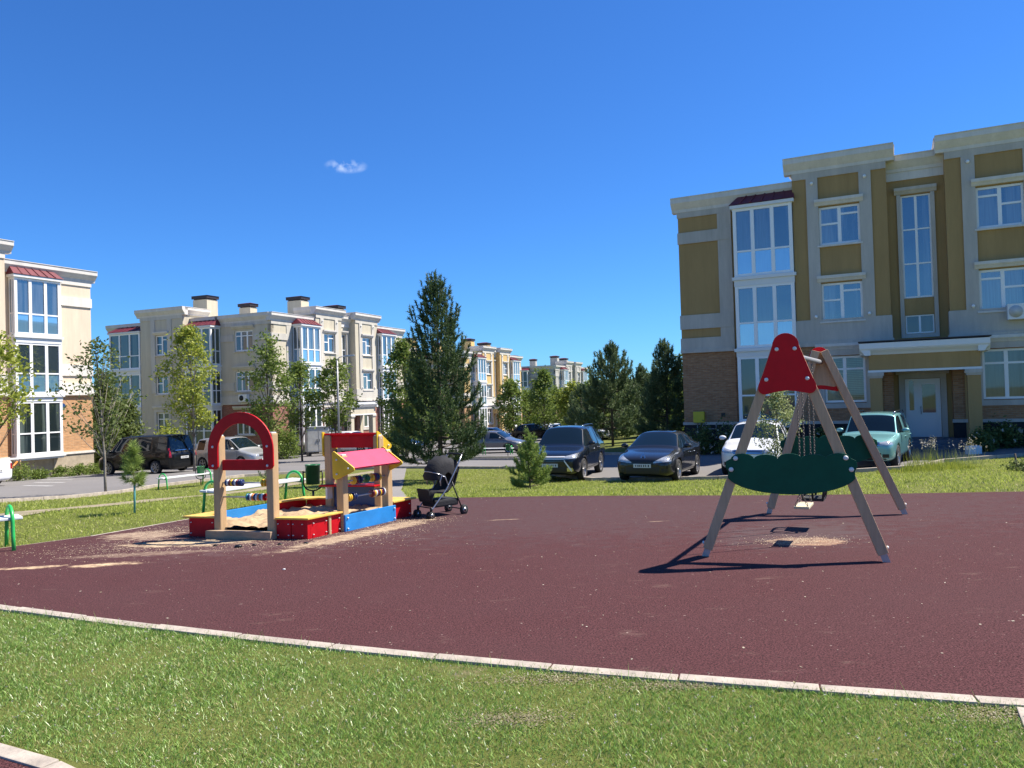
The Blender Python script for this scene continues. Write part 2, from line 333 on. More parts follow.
# ---------------------------------------------------------------- terrain sheet
def axis(a):
    return sorted(set(a))
xs = axis(list(range(-60, 61, 1)) + [-2500, -1200, -600, -300, -150, -90, 90, 150, 300, 600, 1200, 2500])
ys = axis(list(range(-10, 101, 1)) + [-200, -60, 110, 120, 130, 150, 180, 220, 260, 330, 420, 520, 650, 900, 1500, 3000])
def tz(x, y):
    z = terr(x, y)
    if y > 300: z += min(1, (y-300)/250)*10*(1 + .3*math.sin(x*.01)) * (1 if x > -200 else .6)
    return z
V = [(x, y, tz(x, y)) for y in ys for x in xs]; W = len(xs)
F = [(j*W+i, j*W+i+1, (j+1)*W+i+1, (j+1)*W+i) for j in range(len(ys)-1) for i in range(W-1)]
g = MB(); g.add(V, F, 0, True); ground = tag(g.build('ground', 'ground'), kind='structure')
def sheet(name, poly, mt, off, cut=True):
    b = bmesh.new(); vv = [b.verts.new((x, y, 0)) for x, y in poly]
    for tri in tessellate_polygon([[Vector((x, y, 0)) for x, y in poly]]):
        try: b.faces.new([vv[i] for i in tri])
        except ValueError: pass
    if cut:
        X = [p[0] for p in poly]; Y = [p[1] for p in poly]
        for k in range(math.floor(min(X)/2)*2, math.ceil(max(X))+1, 2): bmesh.ops.bisect_plane(b, geom=b.verts[:]+b.edges[:]+b.faces[:], plane_co=(k, 0, 0), plane_no=(1, 0, 0))
        for k in range(math.floor(min(Y)), math.ceil(max(Y))+1): bmesh.ops.bisect_plane(b, geom=b.verts[:]+b.edges[:]+b.faces[:], plane_co=(0, k, 0), plane_no=(0, 1, 0))
    for v in b.verts: v.co.z = terr(v.co.x, v.co.y) + off
    bmesh.ops.recalc_face_normals(b, faces=b.faces)
    for f in b.faces:
        if f.normal.z < 0: f.normal_flip()
    me = bpy.data.meshes.new(name); b.to_mesh(me); b.free(); me.materials.append(M[mt]); o = bpy.data.objects.new(name, me); C.objects.link(o)
    return tag(o, kind='structure')
def strip(pts, w):
    L = []; Rr = []
    for i, p in enumerate(pts):
        a = Vector(pts[max(i-1, 0)]); b = Vector(pts[min(i+1, len(pts)-1)]); d = (b-a).normalized(); ww = w[i] if isinstance(w, (list, tuple)) else w
        L.append((p[0]-d.y*ww/2, p[1]+d.x*ww/2)); Rr.append((p[0]+d.y*ww/2, p[1]-d.x*ww/2))
    return L + Rr[::-1]
def smooth(pts, n=6):
    out = []
    P = [Vector((*p, 0)) for p in pts]; P = [P[0]*2-P[1]] + P + [P[-1]*2-P[-2]]
    for i in range(1, len(P)-2):
        for k in range(n):
            t = k/n; a, b, c, d = P[i-1:i+3]
            q = .5*((2*b) + (c-a)*t + (2*a-5*b+4*c-d)*t*t + (3*b-a-3*c+d)*t**3); out.append((q.x, q.y))
    out.append(tuple(pts[-1])); return out
def kerb(name, pts, w=.09, up=.05, piece=1.0, down=.1, z=None):
    """a row of kerb stones"""
    m = MB(); P = [Vector(p) for p in pts]
    for a, b in zip(P, P[1:]):
        L = (b-a).length; n = max(1, round(L/piece)); d = (b-a)/n; t = d.normalized(); nn = Vector((-t.y, t.x))
        for i in range(n):
            p = a + d*i + t*.006; q = a + d*(i+1) - t*.006; j = random.uniform(-.003, .003); k = random.uniform(-.004, .004)
            vs = []
            for z0 in (0, 1):
                for e, s in ((p, -1), (q, -1), (q, 1), (p, 1)):
                    c = e + nn*(s*w/2 + j); gz = terr(c.x, c.y); vs.append((c.x, c.y, gz + (up + k if z0 else -down)))
            m.add(vs, [(0, 3, 2, 1), (4, 5, 6, 7), (0, 1, 5, 4), (1, 2, 6, 5), (2, 3, 7, 6), (3, 0, 4, 7)])
    return tag(m.build(name, 'kerb', bevel=.006), kind='structure')
near = [(x, .0128*x*x-.343*x+5.24) for x in [-9.4+.8*i for i in range(25)]]
left = [near[0], (-7.6, 9.7), (-6.9, 10.3), (-6.11, 11.07), (-5.4, 12.3), (-4.7, 13.4), (-3.7, 14.1), (-2.2, 14.75)]
far = [(.81, 14.0), (4.84, 13.15), (8.47, 12.8), (14, 11.6)]
sheet('playground_surface', near + [(14, 2)] + far[::-1] + left[::-1][:-1], 'rubber', .012)
kerb('playground_kerb', near, .11, .022)
kerb('playground_edging', left, .05, .012)
nb = [(-7, 6.25), (-4.6, 5.04), (-2.88, 4.19), (-2.41, 3.96), (-2.2, 3.82), (-1.9, 3.55), (-1.7, 2.6)]
sheet('playground_surface', nb + [(-7, 2.6)], 'rubber', .012); kerb('playground_kerb', nb, .10, .022)
kerb('playground_kerb', [(2.79, 4.30), (2.42, 3.55), (2.2, 2.9)], .08, .024, .8)
road = [(-34, 2), (-13.2, 12), (-12.7, 19), (-13, 24.5), (-13, 28), (-11.6, 33), (-8, 35.3), (-5.3, 35.2), (0.2, 31.6), (1.5, 27), (2.5, 24.5), (4, 23.4), (6, 22.8), (9, 22.4), (11.8, 22.6), (13.4, 24.2), (17.2, 24.9), (30, 24.0),
        (34, 24), (34, 27), (20, 27.3), (9, 33.5), (8, 38), (5.5, 34.5), (3.5, 37.5), (2.6, 45), (6, 60), (10, 100), (2, 110), (-7, 95), (-14, 72), (-17.5, 60), (-19.5, 49), (-24, 41.5), (-31, 26), (-40, 14)]
sheet('road', road, 'asphalt', .02)
rk = [(-34, 2), (-13.2, 12), (-12.7, 19), (-13, 24.5), (-13, 28), (-11.6, 33), (-8, 35.3), (-5.3, 35.2), (0.2, 31.6), (1.5, 27), (2.5, 24.5), (4, 23.4), (6, 22.8), (9, 22.4), (11.8, 22.6), (13.4, 24.2), (17.2, 24.9), (30, 24.0)]
kerb('road_kerb', rk, .14, .11, 1.0)
kerb('road_kerb', [(-17.5, 60), (-19.5, 49), (-24, 41.5), (-31, 26)], .14, .13); kerb('road_kerb', [(9, 33.5), (8, 38)], .14, .13); kerb('road_kerb', [(8, 38), (5.5, 34.5), (3.5, 37.5), (2.6, 45), (6, 60)], .14, .13)
sheet('grass_island', strip([(-6.5, 44.5), (-2, 41.5), (1, 38.5)], 1.5), 'ground', .06); kerb('road_kerb', strip([(-6.5, 44.5), (-2, 41.5), (1, 38.5)], 1.6)+[strip([(-6.5, 44.5), (-2, 41.5), (1, 38.5)], 1.6)[0]], .12, .13)
sheet('path', [(-3.5, 14.45), (-2.05, 14.62), (-3.25, 22), (-4.9, 35.0), (-6.3, 35.2), (-4.7, 22)], 'path', .014)
sheet('trail', strip(smooth([(-12, 8.5), (-9.6, 12.3), (-8.6, 14.5), (-8.25, 17.5), (-8.6, 21), (-8.5, 25), (-7, 30), (-5.6, 34.6)]), .75), 'dirt', .014)
for a, b in (((-22.6, 36.8), (-20.4, 35.6)), ((-21.3, 34.2), (-19.3, 33.1)), ((-24, 39.4), (-21.7, 38.2)), ((-20.2, 31.7), (-18.3, 30.6))):
    sheet('parking_line', strip([a, b], .16), 'paint', .026)
# wooded ridge on the horizon
V = []; mi = []
for k in range(5200):
    x = rng.uniform(-420, 520); y = rng.uniform(430, 520); z = tz(x, y); h = rng.uniform(3, 7.5); r = rng.uniform(1.5, 3.5)
    for j in range(3):
        a = rng.uniform(0, 6.28); zz = z + h*rng.uniform(.1, .9); dx, dy = math.cos(a)*r, math.sin(a)*r
        V += [(x-dx, y-dy, zz-r), (x+dx, y+dy, zz-r*.6), (x+dx*.3, y+dy*.3, zz+r)]
tag(fastmesh('forest', V, 3, 'leaf_dark'), kind='stuff')
# ---------------------------------------------------------------- buildings
def cells(m, X, s0, s1, z0, z1, d0, d1, holes=(), mi=0):
    """a wall slab with rectangular openings"""
    zs = sorted({z0, z1} | {min(max(h[k], z0), z1) for h in holes for k in (2, 3)})
    for za, zb in zip(zs, zs[1:]):
        if zb-za < 1e-4: continue
        cuts = sorted((max(h[0], s0), min(h[1], s1)) for h in holes if h[2] < (za+zb)/2 < h[3] and h[1] > s0 and h[0] < s1)
        c = s0
        for a, b in cuts + [(s1, s1)]:
            if a-c > 1e-4: m.box(c, a, d0, d1, za, zb, mi, lambda v: X(*v))
            c = b
def window(par, X, s0, s1, z0, z1, d, cols=2, trans=None, fr=.085, name='window', lower=None, glassm='glass', pd=.05, vm=None):
    """frame + one glazing sub-part; trans: heights (fraction from bottom) of transoms"""
    m = MB(); B = lambda *a: m.box(*a, 0, lambda v: X(*v))
    B(s0, s1, d-pd, d, z0, z0+fr); B(s0, s1, d-pd, d, z1-fr, z1); B(s0, s0+fr, d-pd, d, z0+fr, z1-fr); B(s1-fr, s1, d-pd, d, z0+fr, z1-fr)
    w = (s1-s0)/cols
    for i in range(1, cols): c = s0+w*i; B(c-fr*.75, c+fr*.75, d-pd, d+.004, z0+fr, z1-fr)
    for t in (trans or []):
        if isinstance(t, tuple): t, c0, c1 = t
        else: c0, c1 = 0, cols
        z = z0+(z1-z0)*t
        for i in range(c0, c1): B(s0+w*i+(fr*.75 if i else fr), s0+w*(i+1)-(fr*.75 if i < cols-1 else fr), d-pd, d-.003, z-fr*.45, z+fr*.45)
    f = m.build(name, 'white_frame', par)
    g = MB(); zl = z0+(z1-z0)*lower if lower else z0+.02
    g.box(s0+.02, s1-.02, d-pd+.005, d-pd+.02, zl, z1-.02, 0, lambda v: X(*v))
    if lower: g.box(s0+.02, s1-.02, d-pd+.007, d-pd+.02, z0+.02, zl, 1, lambda v: X(*v))
    g.build('pane', [glassm, 'panel_glass'], f)
    return f
def extr(m, X, prof, s0, s1, mi=0):
    """profile (d,z) extruded along s"""
    m.prism(prof, lambda d, z, s: X(s, d, z), s0, s1, mi)
def cornice(m, X, s0, s1, d, zt, mi=0, k=1.0):
    extr(m, X, [(d-.25, zt-.62*k), (d+.07, zt-.62*k), (d+.09, zt-.5*k), (d+.16, zt-.42*k), (d+.27*k, zt-.27*k), (d+.30*k, zt-.24*k), (d+.30*k, zt-.03), (d+.33*k, zt-.03), (d+.33*k, zt), (d-.25, zt)], s0, s1, mi)
def cap(m, X, s0, s1, d, z, mi=0):
    extr(m, X, [(d-.1, z), (d+.05, z), (d+.10, z+.08), (d+.16, z+.14), (d+.17, z+.25), (d-.1, z+.25)], s0, s1, mi)
def bay(par, X, s0, s1, d, gl='glass', low='dark_glass'):
    zf = [(1.12, 3.84, .40), (4.22, 6.82, .40), (7.24, 10.1, .37)]
    for k, (z0, z1, t) in enumerate(zf):
        m = MB(); B = lambda *a: m.box(*a, 0, lambda v: X(*v)); p = .14
        for a in (s0, s1-p): B(a, a+p, d-p, d, z0, z1)
        for c in (s0+(s1-s0)/3, s0+2*(s1-s0)/3): B(c-.075, c+.075, d-.08, d-.004, z0, z1)
        zt = z0+(z1-z0)*t
        for zz, h in ((z0, .1), (z1-.1, .1), (zt-.035, .07)): B(s0+p, s1-p, d-.08, d-.008, zz, zz+h)
        for (a, b) in ((s0, s0+.07), (s1-.07, s1)):      # side walls of the bay
            B(a, b, .02, .1, z0, z1); B(a, b, d*.52-.04, d*.52+.04, z0, z1)
            for zz, h in ((z0, .1), (z1-.1, .1), (zt-.035, .07)): B(a+.004, b-.004, .1, d-p, zz, zz+h)
        f = m.build('bay_window', 'white_frame', par); g = MB()
        g.box(s0+.03, s1-.03, .0, d-.05, zt, z1-.02, 0, lambda v: X(*v)); g.box(s0+.028, s1-.028, .0, d-.048, z0+.02, zt-.01, 1, lambda v: X(*v))
        g.build('pane', [low if k == 0 else gl, low if k == 0 else ('panel_glass' if gl == 'glass' else gl)], f)
    for z0, z1 in ((3.84, 4.22), (6.82, 7.24), (.86, 1.12), (10.1, 10.28)):
        m = MB()
        m.box(s0-.02, s1+.02, 0, d+.02, z0+.001, z1-.001, 0, lambda v: X(*v)); m.box(s0-.09, s1+.09, 0, d+.1, z1-.16, z1-.03, 0, lambda v: X(*v))
        m.build('bay_ledge', 'white_trim', par)
    r = MB()
    r.add([X(s0-.12, d+.14, 10.27), X(s1+.12, d+.14, 10.27), X(s1+.02, .02, 10.86), X(s0-.02+.35, .02, 10.86), X(s0-.12, .02, 10.27), X(s1+.12, .02, 10.27)], [(0, 1, 2, 3), (0, 3, 4), (1, 5, 2), (0, 4, 5, 1)])
    for i in range(1, 6):
        a = s0-.12+(s1-s0+.24)*i/6; bb = s0+.33+(s1-s0-.3)*i/6
        r.beam(X(a, d+.14, 10.29), X(bb, .03, 10.88), .03, .05, 0)
    r.build('bay_roof', 'red_roof', par)
def raised(par, X, s0, s1, d, mats, full=False, win=None, lamps=True):
    """projecting section with a stack of windows; mats indices 0 accent 1 trim 2 brick 3 plinth"""
    c = (s0+s1)/2; w = win or (c-.76, c+.76); ws = [(w[0], w[1], 8.2, 9.76), (w[0], w[1], 5.12, 6.66), (w[0], w[1], 1.82, 3.7)]
    m = MB(); cells(m, X, s0, s1, 4.14, 11.3, -.25, d, ws, 0); cells(m, X, s0, s1, 1.0, 4.14, -.25, d-.002, ws, 2 if not full else 0); cells(m, X, s0, s1, -1.5, 1.0, -.25, d+.03, (), 3 if not full else 1)
    m.build('wall', mats, par)
    def part(nm, *bs, mt=mats[1]):
        t = MB()
        for q in bs: t.box(*q, 0, lambda v: X(*v))
        return t.build(nm, mt, par)
    for a, b in ((w[0]-.44, w[0]), (w[1], w[1]+.44)): part('pilaster', (a, b, d, d+.07, 5.2, 10.98))
    part('frieze', (s0-.001, s1+.001, d, d+.055, 10.97, 11.3))
    if not full:
        part('band', (s0-.03, s1+.03, d, d+.06, 4.3, 5.2), (s0-.04, s0, 0, d+.03, 4.31, 5.19), (s1, s1+.04, 0, d+.03, 4.31, 5.19), (s0-.08, s1+.08, -.02, d+.14, 4.12, 4.3))
    part('plinth_ledge', (s0-.05, s1+.05, -.02, d+.09, .98, 1.1))
    for zc in (9.8, 6.7): hh = MB(); cap(hh, X, w[0]-.14, w[1]+.14, d+.04, zc); hh.build('window_hood', 'hood_trim', par)
    for z in (8.12, 5.04): part('window_sill', (w[0]-.08, w[1]+.08, d, d+.11, z, z+.07), mt='hood_trim')
    part('window_surround', (w[0]-.22, w[0], d, d+.06, 1.6, 3.72), (w[1], w[1]+.22, d, d+.06, 1.6, 3.72), (w[0], w[1], d, d+.055, 1.6, 1.8), (w[0]-.22, w[1]+.22, d, d+.065, 3.721, 3.95)); hh = MB(); cap(hh, X, w[0]-.3, w[1]+.3, d+.03, 3.95); hh.build('window_hood', 'hood_trim', par)
    t = MB(); cornice(t, X, s0-.3, s1+.3, d, 11.86); cornice(t, lambda s, dd, z: X(s0-dd, s, z), -1.6, d, 0, 11.86-.002); cornice(t, lambda s, dd, z: X(s1+dd, s, z), -1.6, d, 0, 11.86-.002)
    t.build('cornice', 'hood_trim', par)
    b = MB(); cells(b, X, s0+.02, s1-.02, 10.9, 11.8, -1.6, -.25, (), 0); b.build('parapet', mats[0], par)
    tr = [.78, (.42, 0, 1)]
    for i, q in enumerate(ws): window(par, X, *q[:2], q[2]+.01, q[3]-.01, d-.08, 2, [(.78, 1, 2), (.55, 0, 1)] if i < 2 else [.72], name='window', glassm='glass' if i < 2 and not full else 'dark_glass')
    if lamps:
        for s in (w[0]-.22, w[1]+.22):
            for z in (10.75, 5.32):
                l = MB(); l.ell(X(s, d+.12, z), .065, .065, .065, 8, 6); l.box(s-.03, s+.03, d+.06, d+.12, z-.06, z-.0, 0, lambda v: X(*v)); l.build('wall_lamp', 'white_frame', par)
def endpanel(par, X, s0, s1, mats, strip_at=1, holes=(), zb=1.0):
    m = MB(); cells(m, X, s0, s1, 4.14, 10.5, -.3, 0, holes, 0); cells(m, X, s0, s1, zb, 4.14, -.3, -.002, holes, 2); cells(m, X, s0, s1, -1.5, zb, -.3, .03, (), 3); m.build('wall', mats, par)
    for z0, z1, dd in ((10.13, 10.45, .055), (8.97, 9.47, .07), (5.19, 5.81, .07), (4.3, 4.79, .075), (4.14, 4.3, .14)):
        t = MB(); hs = [h for h in holes if h[2] < z1 and h[3] > z0]
        if hs: cells(t, X, s0, s1, z0, z1, 0, dd, [(h[0]-.12, h[1]+.12, 0, 20) for h in hs])
        else: t.box(s0-.03, s1, 0, dd, z0, z1, 0, lambda v: X(*v))
        t.build('band', mats[1], par)
    t = MB(); t.box(s0-.04, s1, 0, .09, zb-.02, zb+.1, 0, lambda v: X(*v)); t.build('plinth_ledge', mats[1], par)
    if strip_at: t = MB(); t.box(*((s1-.58, s1) if strip_at > 0 else (s0, s0+.58)), 0, .045, 4.3, 10.45, 0, lambda v: X(*v)); t.build('pilaster', mats[1], par)
    t = MB(); cornice(t, X, s0-.24, s1+.0, 0, 11.0); t.build('cornice', 'hood_trim', par)
def e_facade(b, mats, bd=.85, b0=2.46, b1=4.84):
    X = lambda s, d, z: (s, -d, z); L = 18.7; XM = lambda s, d, z: (L-s, -d, z)
    for Q, mir in ((X, 0), (XM, 1)):
        endpanel(b, Q, 0, 2.3, mats)
        # wall behind the bay and above its roof
        m = MB(); cells(m, Q, 2.3, 4.86, 4.14, 10.5, -.35, -.04, (), 0); cells(m, Q, 2.3, 4.86, 1.0, 4.14, -.35, -.042, (), 2); cells(m, Q, 2.3, 4.86, -1.5, 1.0, -.35, -.03, (), 3); m.build('wall', mats, b)
        t = MB(); cornice(t, Q, 2.3, 4.86, 0, 11.0); t.build('cornice', 'hood_trim', b)
        bay(b, Q, b0, b1, bd); raised(b, Q, 4.87, 8.35, .38, mats)
    s0, s1, c = 8.35, 10.35, 9.35
    tall = (c-.52, c+.52, 5.86, 9.94); small = (c-.5, c+.5, 4.46, 5.2); door = (c-.62, c+.62, .4, 2.7)
    m = MB(); cells(m, X, s0-.04, s1+.04, -1.5, 10.9, -.55, -.25, [tall, small, door], 0); m.build('wall', mats, b)
    d = -.25
    def part(nm, *bs, mt=mats[1]):
        t = MB()
        for q in bs: t.box(*q, 0, lambda v: X(*v))
        return t.build(nm, mt, b)
    part('window_surround', (c-.66, c-.52, d, d+.08, 4.3, 9.96), (c+.52, c+.66, d, d+.08, 4.3, 9.96), (c-.52, c+.52, d, d+.078, 4.3, 4.45)); hh = MB(); cap(hh, X, c-.74, c+.74, d+.04, 9.97); hh.build('window_hood', mats[1], b)
    t = MB(); t.box(s0, s1, d, d+.06, 10.55, 10.92, 0, lambda v: X(*v)); cornice(t, X, s0, s1, d+.03, 11.5); t.build('cornice', 'hood_trim', b)
    part('door_surround', (c-.82, c-.62, d, d+.07, .4, 2.7), (c+.62, c+.82, d, d+.07, .4, 2.7), (c-.82, c+.82, d, d+.075, 2.701, 2.86)); hh = MB(); cap(hh, X, c-.92, c+.92, d+.02, 2.86); hh.build('door_hood', mats[1], b)
    window(b, X, tall[0], tall[1], tall[2]+.01, tall[3]-.01, d-.06, 2, [.333, .667], .06)
    window(b, X, small[0], small[1], small[2]+.01, small[3]-.01, d-.06, 2, None, .05, glassm='dark_glass')
    # entrance door: side light and leaf
    f = MB(); B = lambda *a: f.box(*a, 0, lambda v: X(*v)); dd = d-.05; z0 = .4; z1 = 2.68
    for a, e, z, y in ((c-.61, c+.61, 2.6, z1), (c-.61, c-.54, z0, 2.6), (c+.54, c+.61, z0, 2.6), (c-.24, c-.14, z0, 2.6), (c-.54, c-.24, z0, 1.45), (c-.14, c+.54, z0, 1.35), (c-.14, c-.02, 1.35, 2.6), (c+.44, c+.54, 1.35, 2.6), (c-.54, c-.47, 1.45, 2.6), (c-.31, c-.24, 1.45, 2.6), (c-.02, c+.44, 2.46, 2.6)): B(a, e, dd-.06, dd, z, y)
    for a, e, z, y in ((c-.5, c-.28, .55, 1.3), (c-.04, c+.45, .6, 1.22)): B(a, e, dd, dd+.012, z, y)
    dr = f.build('door', 'white_trim', b); g = MB(); g.box(c-.55, c+.55, dd-.05, dd-.035, 1.3, 2.62, 0, lambda v: X(*v)); g.build('pane', 'dark_glass', dr)
    h = MB(); h.tube([X(c-.08, dd+.05, 1.3), X(c-.08, dd+.05, 1.6)], .012, 6); h.build('handle', 'metal', dr)
    # porch
    p = MB(); B = lambda *a: p.box(*a, 0, lambda v: X(*v))
    extr(p, X, [(-.2, 3.62), (1.72, 3.62), (1.78, 3.70), (1.9, 3.80), (1.94, 3.86), (1.94, 4.06), (-.2, 4.1)], c-2.12, c+2.12)
    for q in (-1, 1): extr(p, lambda s, dq, z: X(c+q*(1.85+dq), s, z), [(-.1, 3.60), (.1, 3.60), (.14, 3.7), (.24, 3.8), (.27, 3.86), (.27, 4.05), (-.1, 4.05)], .38, 1.9)
    B(c-1.86, c+1.86, 1.3, 1.74, 2.96, 3.04)
    p.build('canopy', 'white_trim', b)
    p = MB(); p.box(c-1.82, c+1.82, 1.32, 1.7, 3.04, 3.62, 0, lambda v: X(*v)); p.box(c-1.82, c-1.45, .36, 1.32, 3.04, 3.62, 0, lambda v: X(*v)); p.box(c+1.45, c+1.82, .36, 1.32, 3.04, 3.62, 0, lambda v: X(*v)); p.box(c-1.8, c+1.8, -.2, 1.33, 3.5, 3.61, 0, lambda v: X(*v)); p.build('entablature', mats[0], b)
    r = MB(); r.box(c-2.16, c+2.16, .3, 1.98, 4.1, 4.14, 0, lambda v: X(*v)); r.build('canopy_roof', 'dark_roof', b)
    for q in (-1, 1):
        k = MB(); a = c+q*1.6; k.box(a-.21, a+.21, 1.28, 1.7, .42, 2.8, 0, lambda v: X(*v)); k.box(a-.21, a+.21, .16, .42, .42, 3.0, 0, lambda v: X(*v)); k.box(a-.24, a+.24, 1.25, 1.73, 2.74, 2.82, 1, lambda v: X(*v)); k.box(a-.28, a+.28, 1.21, 1.77, 2.82, 2.96, 1, lambda v: X(*v)); k.box(a-.25, a+.25, 1.24, 1.74, .42, .52, 0, lambda v: X(*v))
        k.build('column', [mats[0], mats[1]], b)
    st = MB()
    for i in range(4): st.box(c-2.0-.0, c+2.0, -.3, 1.85+.32*i, -1.5 if i == 3 else .27-.13*i, .4-.13*i, 0, lambda v: X(*v))
    st.build('steps', 'steps', b)
def body(b, mats, depth, chim, back=True):
    m = MB(); m.box(.12, 18.58, .4, depth-.1, -1.5, 10.45, 0); m.box(.0, 18.7, .3, depth, 10.45, 10.8, 1)
    m.build('body', [mats[0], mats[1]], b)
    for i, (x, y, w, l, h) in enumerate(chim):
        k = MB(); k.box(x-w/2, x+w/2, y-l/2, y+l/2, 10.6, h-.42, 0); c = k.build('chimney', [mats[0]], b)
        r = MB(); r.box(x-w/2+.06, x+w/2-.06, y-l/2+.06, y+l/2-.06, h-.42, h-.16, 0); r.box(x-w/2-.08, x+w/2+.08, y-l/2-.08, y+l/2+.08, h-.34, h-.1, 0)
        r.add([(x-w/2-.14, y-l/2-.14, h-.1), (x+w/2+.14, y-l/2-.14, h-.1), (x+w/2+.14, y+l/2+.14, h-.1), (x-w/2-.14, y+l/2+.14, h-.1), (x, y-l*.2, h+.02), (x, y+l*.2, h+.02)], [(0, 1, 4), (1, 2, 5, 4), (2, 3, 5), (3, 0, 4, 5)], 1)
        r.build('chimney_cap', ['dark_roof', 'red_roof'], c)
def side_facade(b, mats):
    X = lambda s, d, z: (-d, -s, z)     # s runs from -17.4 (left) to 0 (the corner)
    ws = [(-3.5, -1.75, 8.2, 9.76), (-3.5, -1.75, 5.12, 6.66), (-3.5, -1.75, 1.82, 3.6)]
    endpanel(b, X, -4.9, 0, mats, 0, ws)
    t = MB(); B = lambda *a: t.box(*a, 0, lambda v: X(*v))
    for w in ws: hh = MB(); cap(hh, X, w[0]-.2, w[1]+.2, .05, w[3]+.16); hh.build('window_hood', mats[1], b); hh = MB(); hh.box(w[0]-.1, w[1]+.1, .001, .12, w[2]-.08, w[2], 0, lambda v: X(*v)); hh.build('window_sill', mats[1], b)
    for w in ws: window(b, X, w[0], w[1], w[2]+.01, w[3]-.01, -.08, 3, [.75], glassm='dark_glass')
    bay(b, X, -7.6, -4.92, 1.0, 'tree_tint_glass'); raised(b, X, -12.2, -7.7, 1.0, mats, True, (-10.6, -9.3), False); bay(b, X, -15.7, -12.3, 1.0, 'tree_tint_glass')
    m = MB(); cells(m, X, -7.7, -4.9, -1.5, 10.5, -.35, -.04, (), 0); cells(m, X, -16.7, -12.2, -1.5, 10.5, -.35, -.04, (), 0); m.build('wall', mats, b)
    for a, e in ((-7.7, -4.9), (-16.95, -12.2)): t = MB(); cornice(t, X, a, e, 0, 11.0); t.build('cornice', 'hood_trim', b)
    ac = MB(); ac.box(-2.9, -2.1, .1, .4, 4.35, 4.9, 0, lambda v: X(*v)); ac.tube([X(-2.62, .4, 4.62), X(-2.62, .41, 4.62)], .21, 14, 1); ac.build('air_conditioner', ['white_trim', 'dark_metal'], b)
M['hood_trim'] = plaster('hood_trim', (.70, .66, .60), .12)  # pale plaster; on cornices it stands in for light on their tops
M['cabinet_grey'] = mat('cabinet_grey', (.55, .54, .50), .6, noise=(2, .25))
M['steps'] = mat('steps_stone', (.13, .14, .16), .8, noise=(5, .3))
def bmats(pre, acc, trim, b1, b2, mort, pl):
    M[pre+'_accent'] = plaster(pre+'_accent_plaster', acc); M[pre+'_trim'] = plaster(pre+'_trim_plaster', trim, .16); M[pre+'_brick'] = brick(pre+'_brick', b1, b2, mort)
    M[pre+'_plinth'] = mat(pre+'_plinth', pl, .8, noise=(3, .3)); return [pre+'_accent', pre+'_trim', pre+'_brick', pre+'_plinth']
OCH = bmats('ochre', (.43, .275, .115), (.56, .505, .43), (.46, .24, .12), (.34, .165, .08), (.36, .27, .18), (.02, .02, .022))
CRM = bmats('cream', (.76, .62, .46), (.78, .73, .65), (.62, .33, .15), (.50, .26, .12), (.52, .4, .26), (.46, .38, .27))
BEI = bmats('beige', (.60, .54, .41), (.62, .58, .50), (.36, .15, .11), (.27, .10, .075), (.35, .28, .22), (.2, .19, .17))
YEL = bmats('yellow', (.66, .46, .20), (.66, .62, .54), (.50, .3, .15), (.4, .22, .1), (.4, .3, .2), (.2, .18, .15))
GRB = bmats('sand', (.46, .45, .40), (.55, .53, .48), (.4, .25, .15), (.3, .18, .1), (.35, .28, .22), (.2, .19, .17))
G_B = 'three storey apartment blocks around the yard'
rb = thing('apartment_building', 'ochre and grey three storey block with brown brick base and porch behind the swing', 'building', (7.58, 34.1, -.6), R(-26.5), G_B)
body(rb, OCH, 15, []); e_facade(rb, OCH, .5)
Xr = lambda s, d, z: (s, -d, z)
gb = MB(); gb.box(.45, .92, .02, .24, 1.08, 1.56, 0, Xr and (lambda v: Xr(*v)), ); gb.build('gas_box', 'yellow_paint', rb, .01)
pp = MB(); pp.tube([Xr(.6, .12, 1.08), Xr(.6, .12, .15), Xr(.2, .12, .15)], .02, 6); pp.tube([Xr(.82, .12, 1.08), Xr(.82, .12, .8), Xr(1.4, .12, .8), Xr(1.4, .12, .98)], .016, 6); pp.build('gas_pipe', 'metal', rb)
ac = MB(); ac.box(12.15, 12.95, .5, .82, 4.72, 5.28, 0, lambda v: Xr(*v)); ac.tube([Xr(12.4, .82, 5.0), Xr(12.4, .835, 5.0)], .22, 16, 1); ac.build('air_conditioner', ['white_trim', 'cabinet_grey'], rb)
vt = MB(); vt.box(1.62, 1.78, .01, .04, 1.32, 1.48, 0, lambda v: Xr(*v)); vt.build('vent', 'dark_metal', rb)
lb = thing('apartment_building', 'cream block with orange brick base and red bay roof at left edge', 'building', (-31.35, 25.85, -1.5), R(64.5), G_B)
body(lb, CRM, 17.4, []); e_facade(lb, CRM, .5, 2.08, 4.48)
Xl = lambda s, d, z: (s, -d, z)
pq = MB(); pq.tube([Xl(16.95, .0, 3.55), Xl(16.95, .03, 3.55)], .17, 16, 0); pq.sm = [False]*len(pq.f); pq.build('house_number_plaque', 'play_navy', lb)
CH = [(3, 9.3, 1.2, 1.5, 13.3), (4, 5.7, .8, 1.15, 12.5), (6, 2.2, 1.0, 1.4, 13.0), (11, 2.2, 1.0, 1.5, 12.75)]
mb = thing('apartment_building', 'beige block with two facades, four chimneys and red bay roofs behind the black van', 'building', (-17.9, 57.5, -2.25), R(67), G_B)
body(mb, BEI, 16.7, CH); e_facade(mb, BEI); side_facade(mb, BEI)
hall = MB(); hall.box(6, 15, 5, 14, 10.6, 11.3); hall.add([(5.7, 4.7, 11.3), (15.3, 4.7, 11.3), (15.3, 14.3, 11.3), (5.7, 14.3, 11.3), (9, 9.5, 12.15), (12, 9.5, 12.15)], [(0, 1, 5, 4), (1, 2, 5), (2, 3, 4, 5), (3, 0, 4)], 1); hall.build('attic_roof', [BEI[0], 'red_roof'], mb)
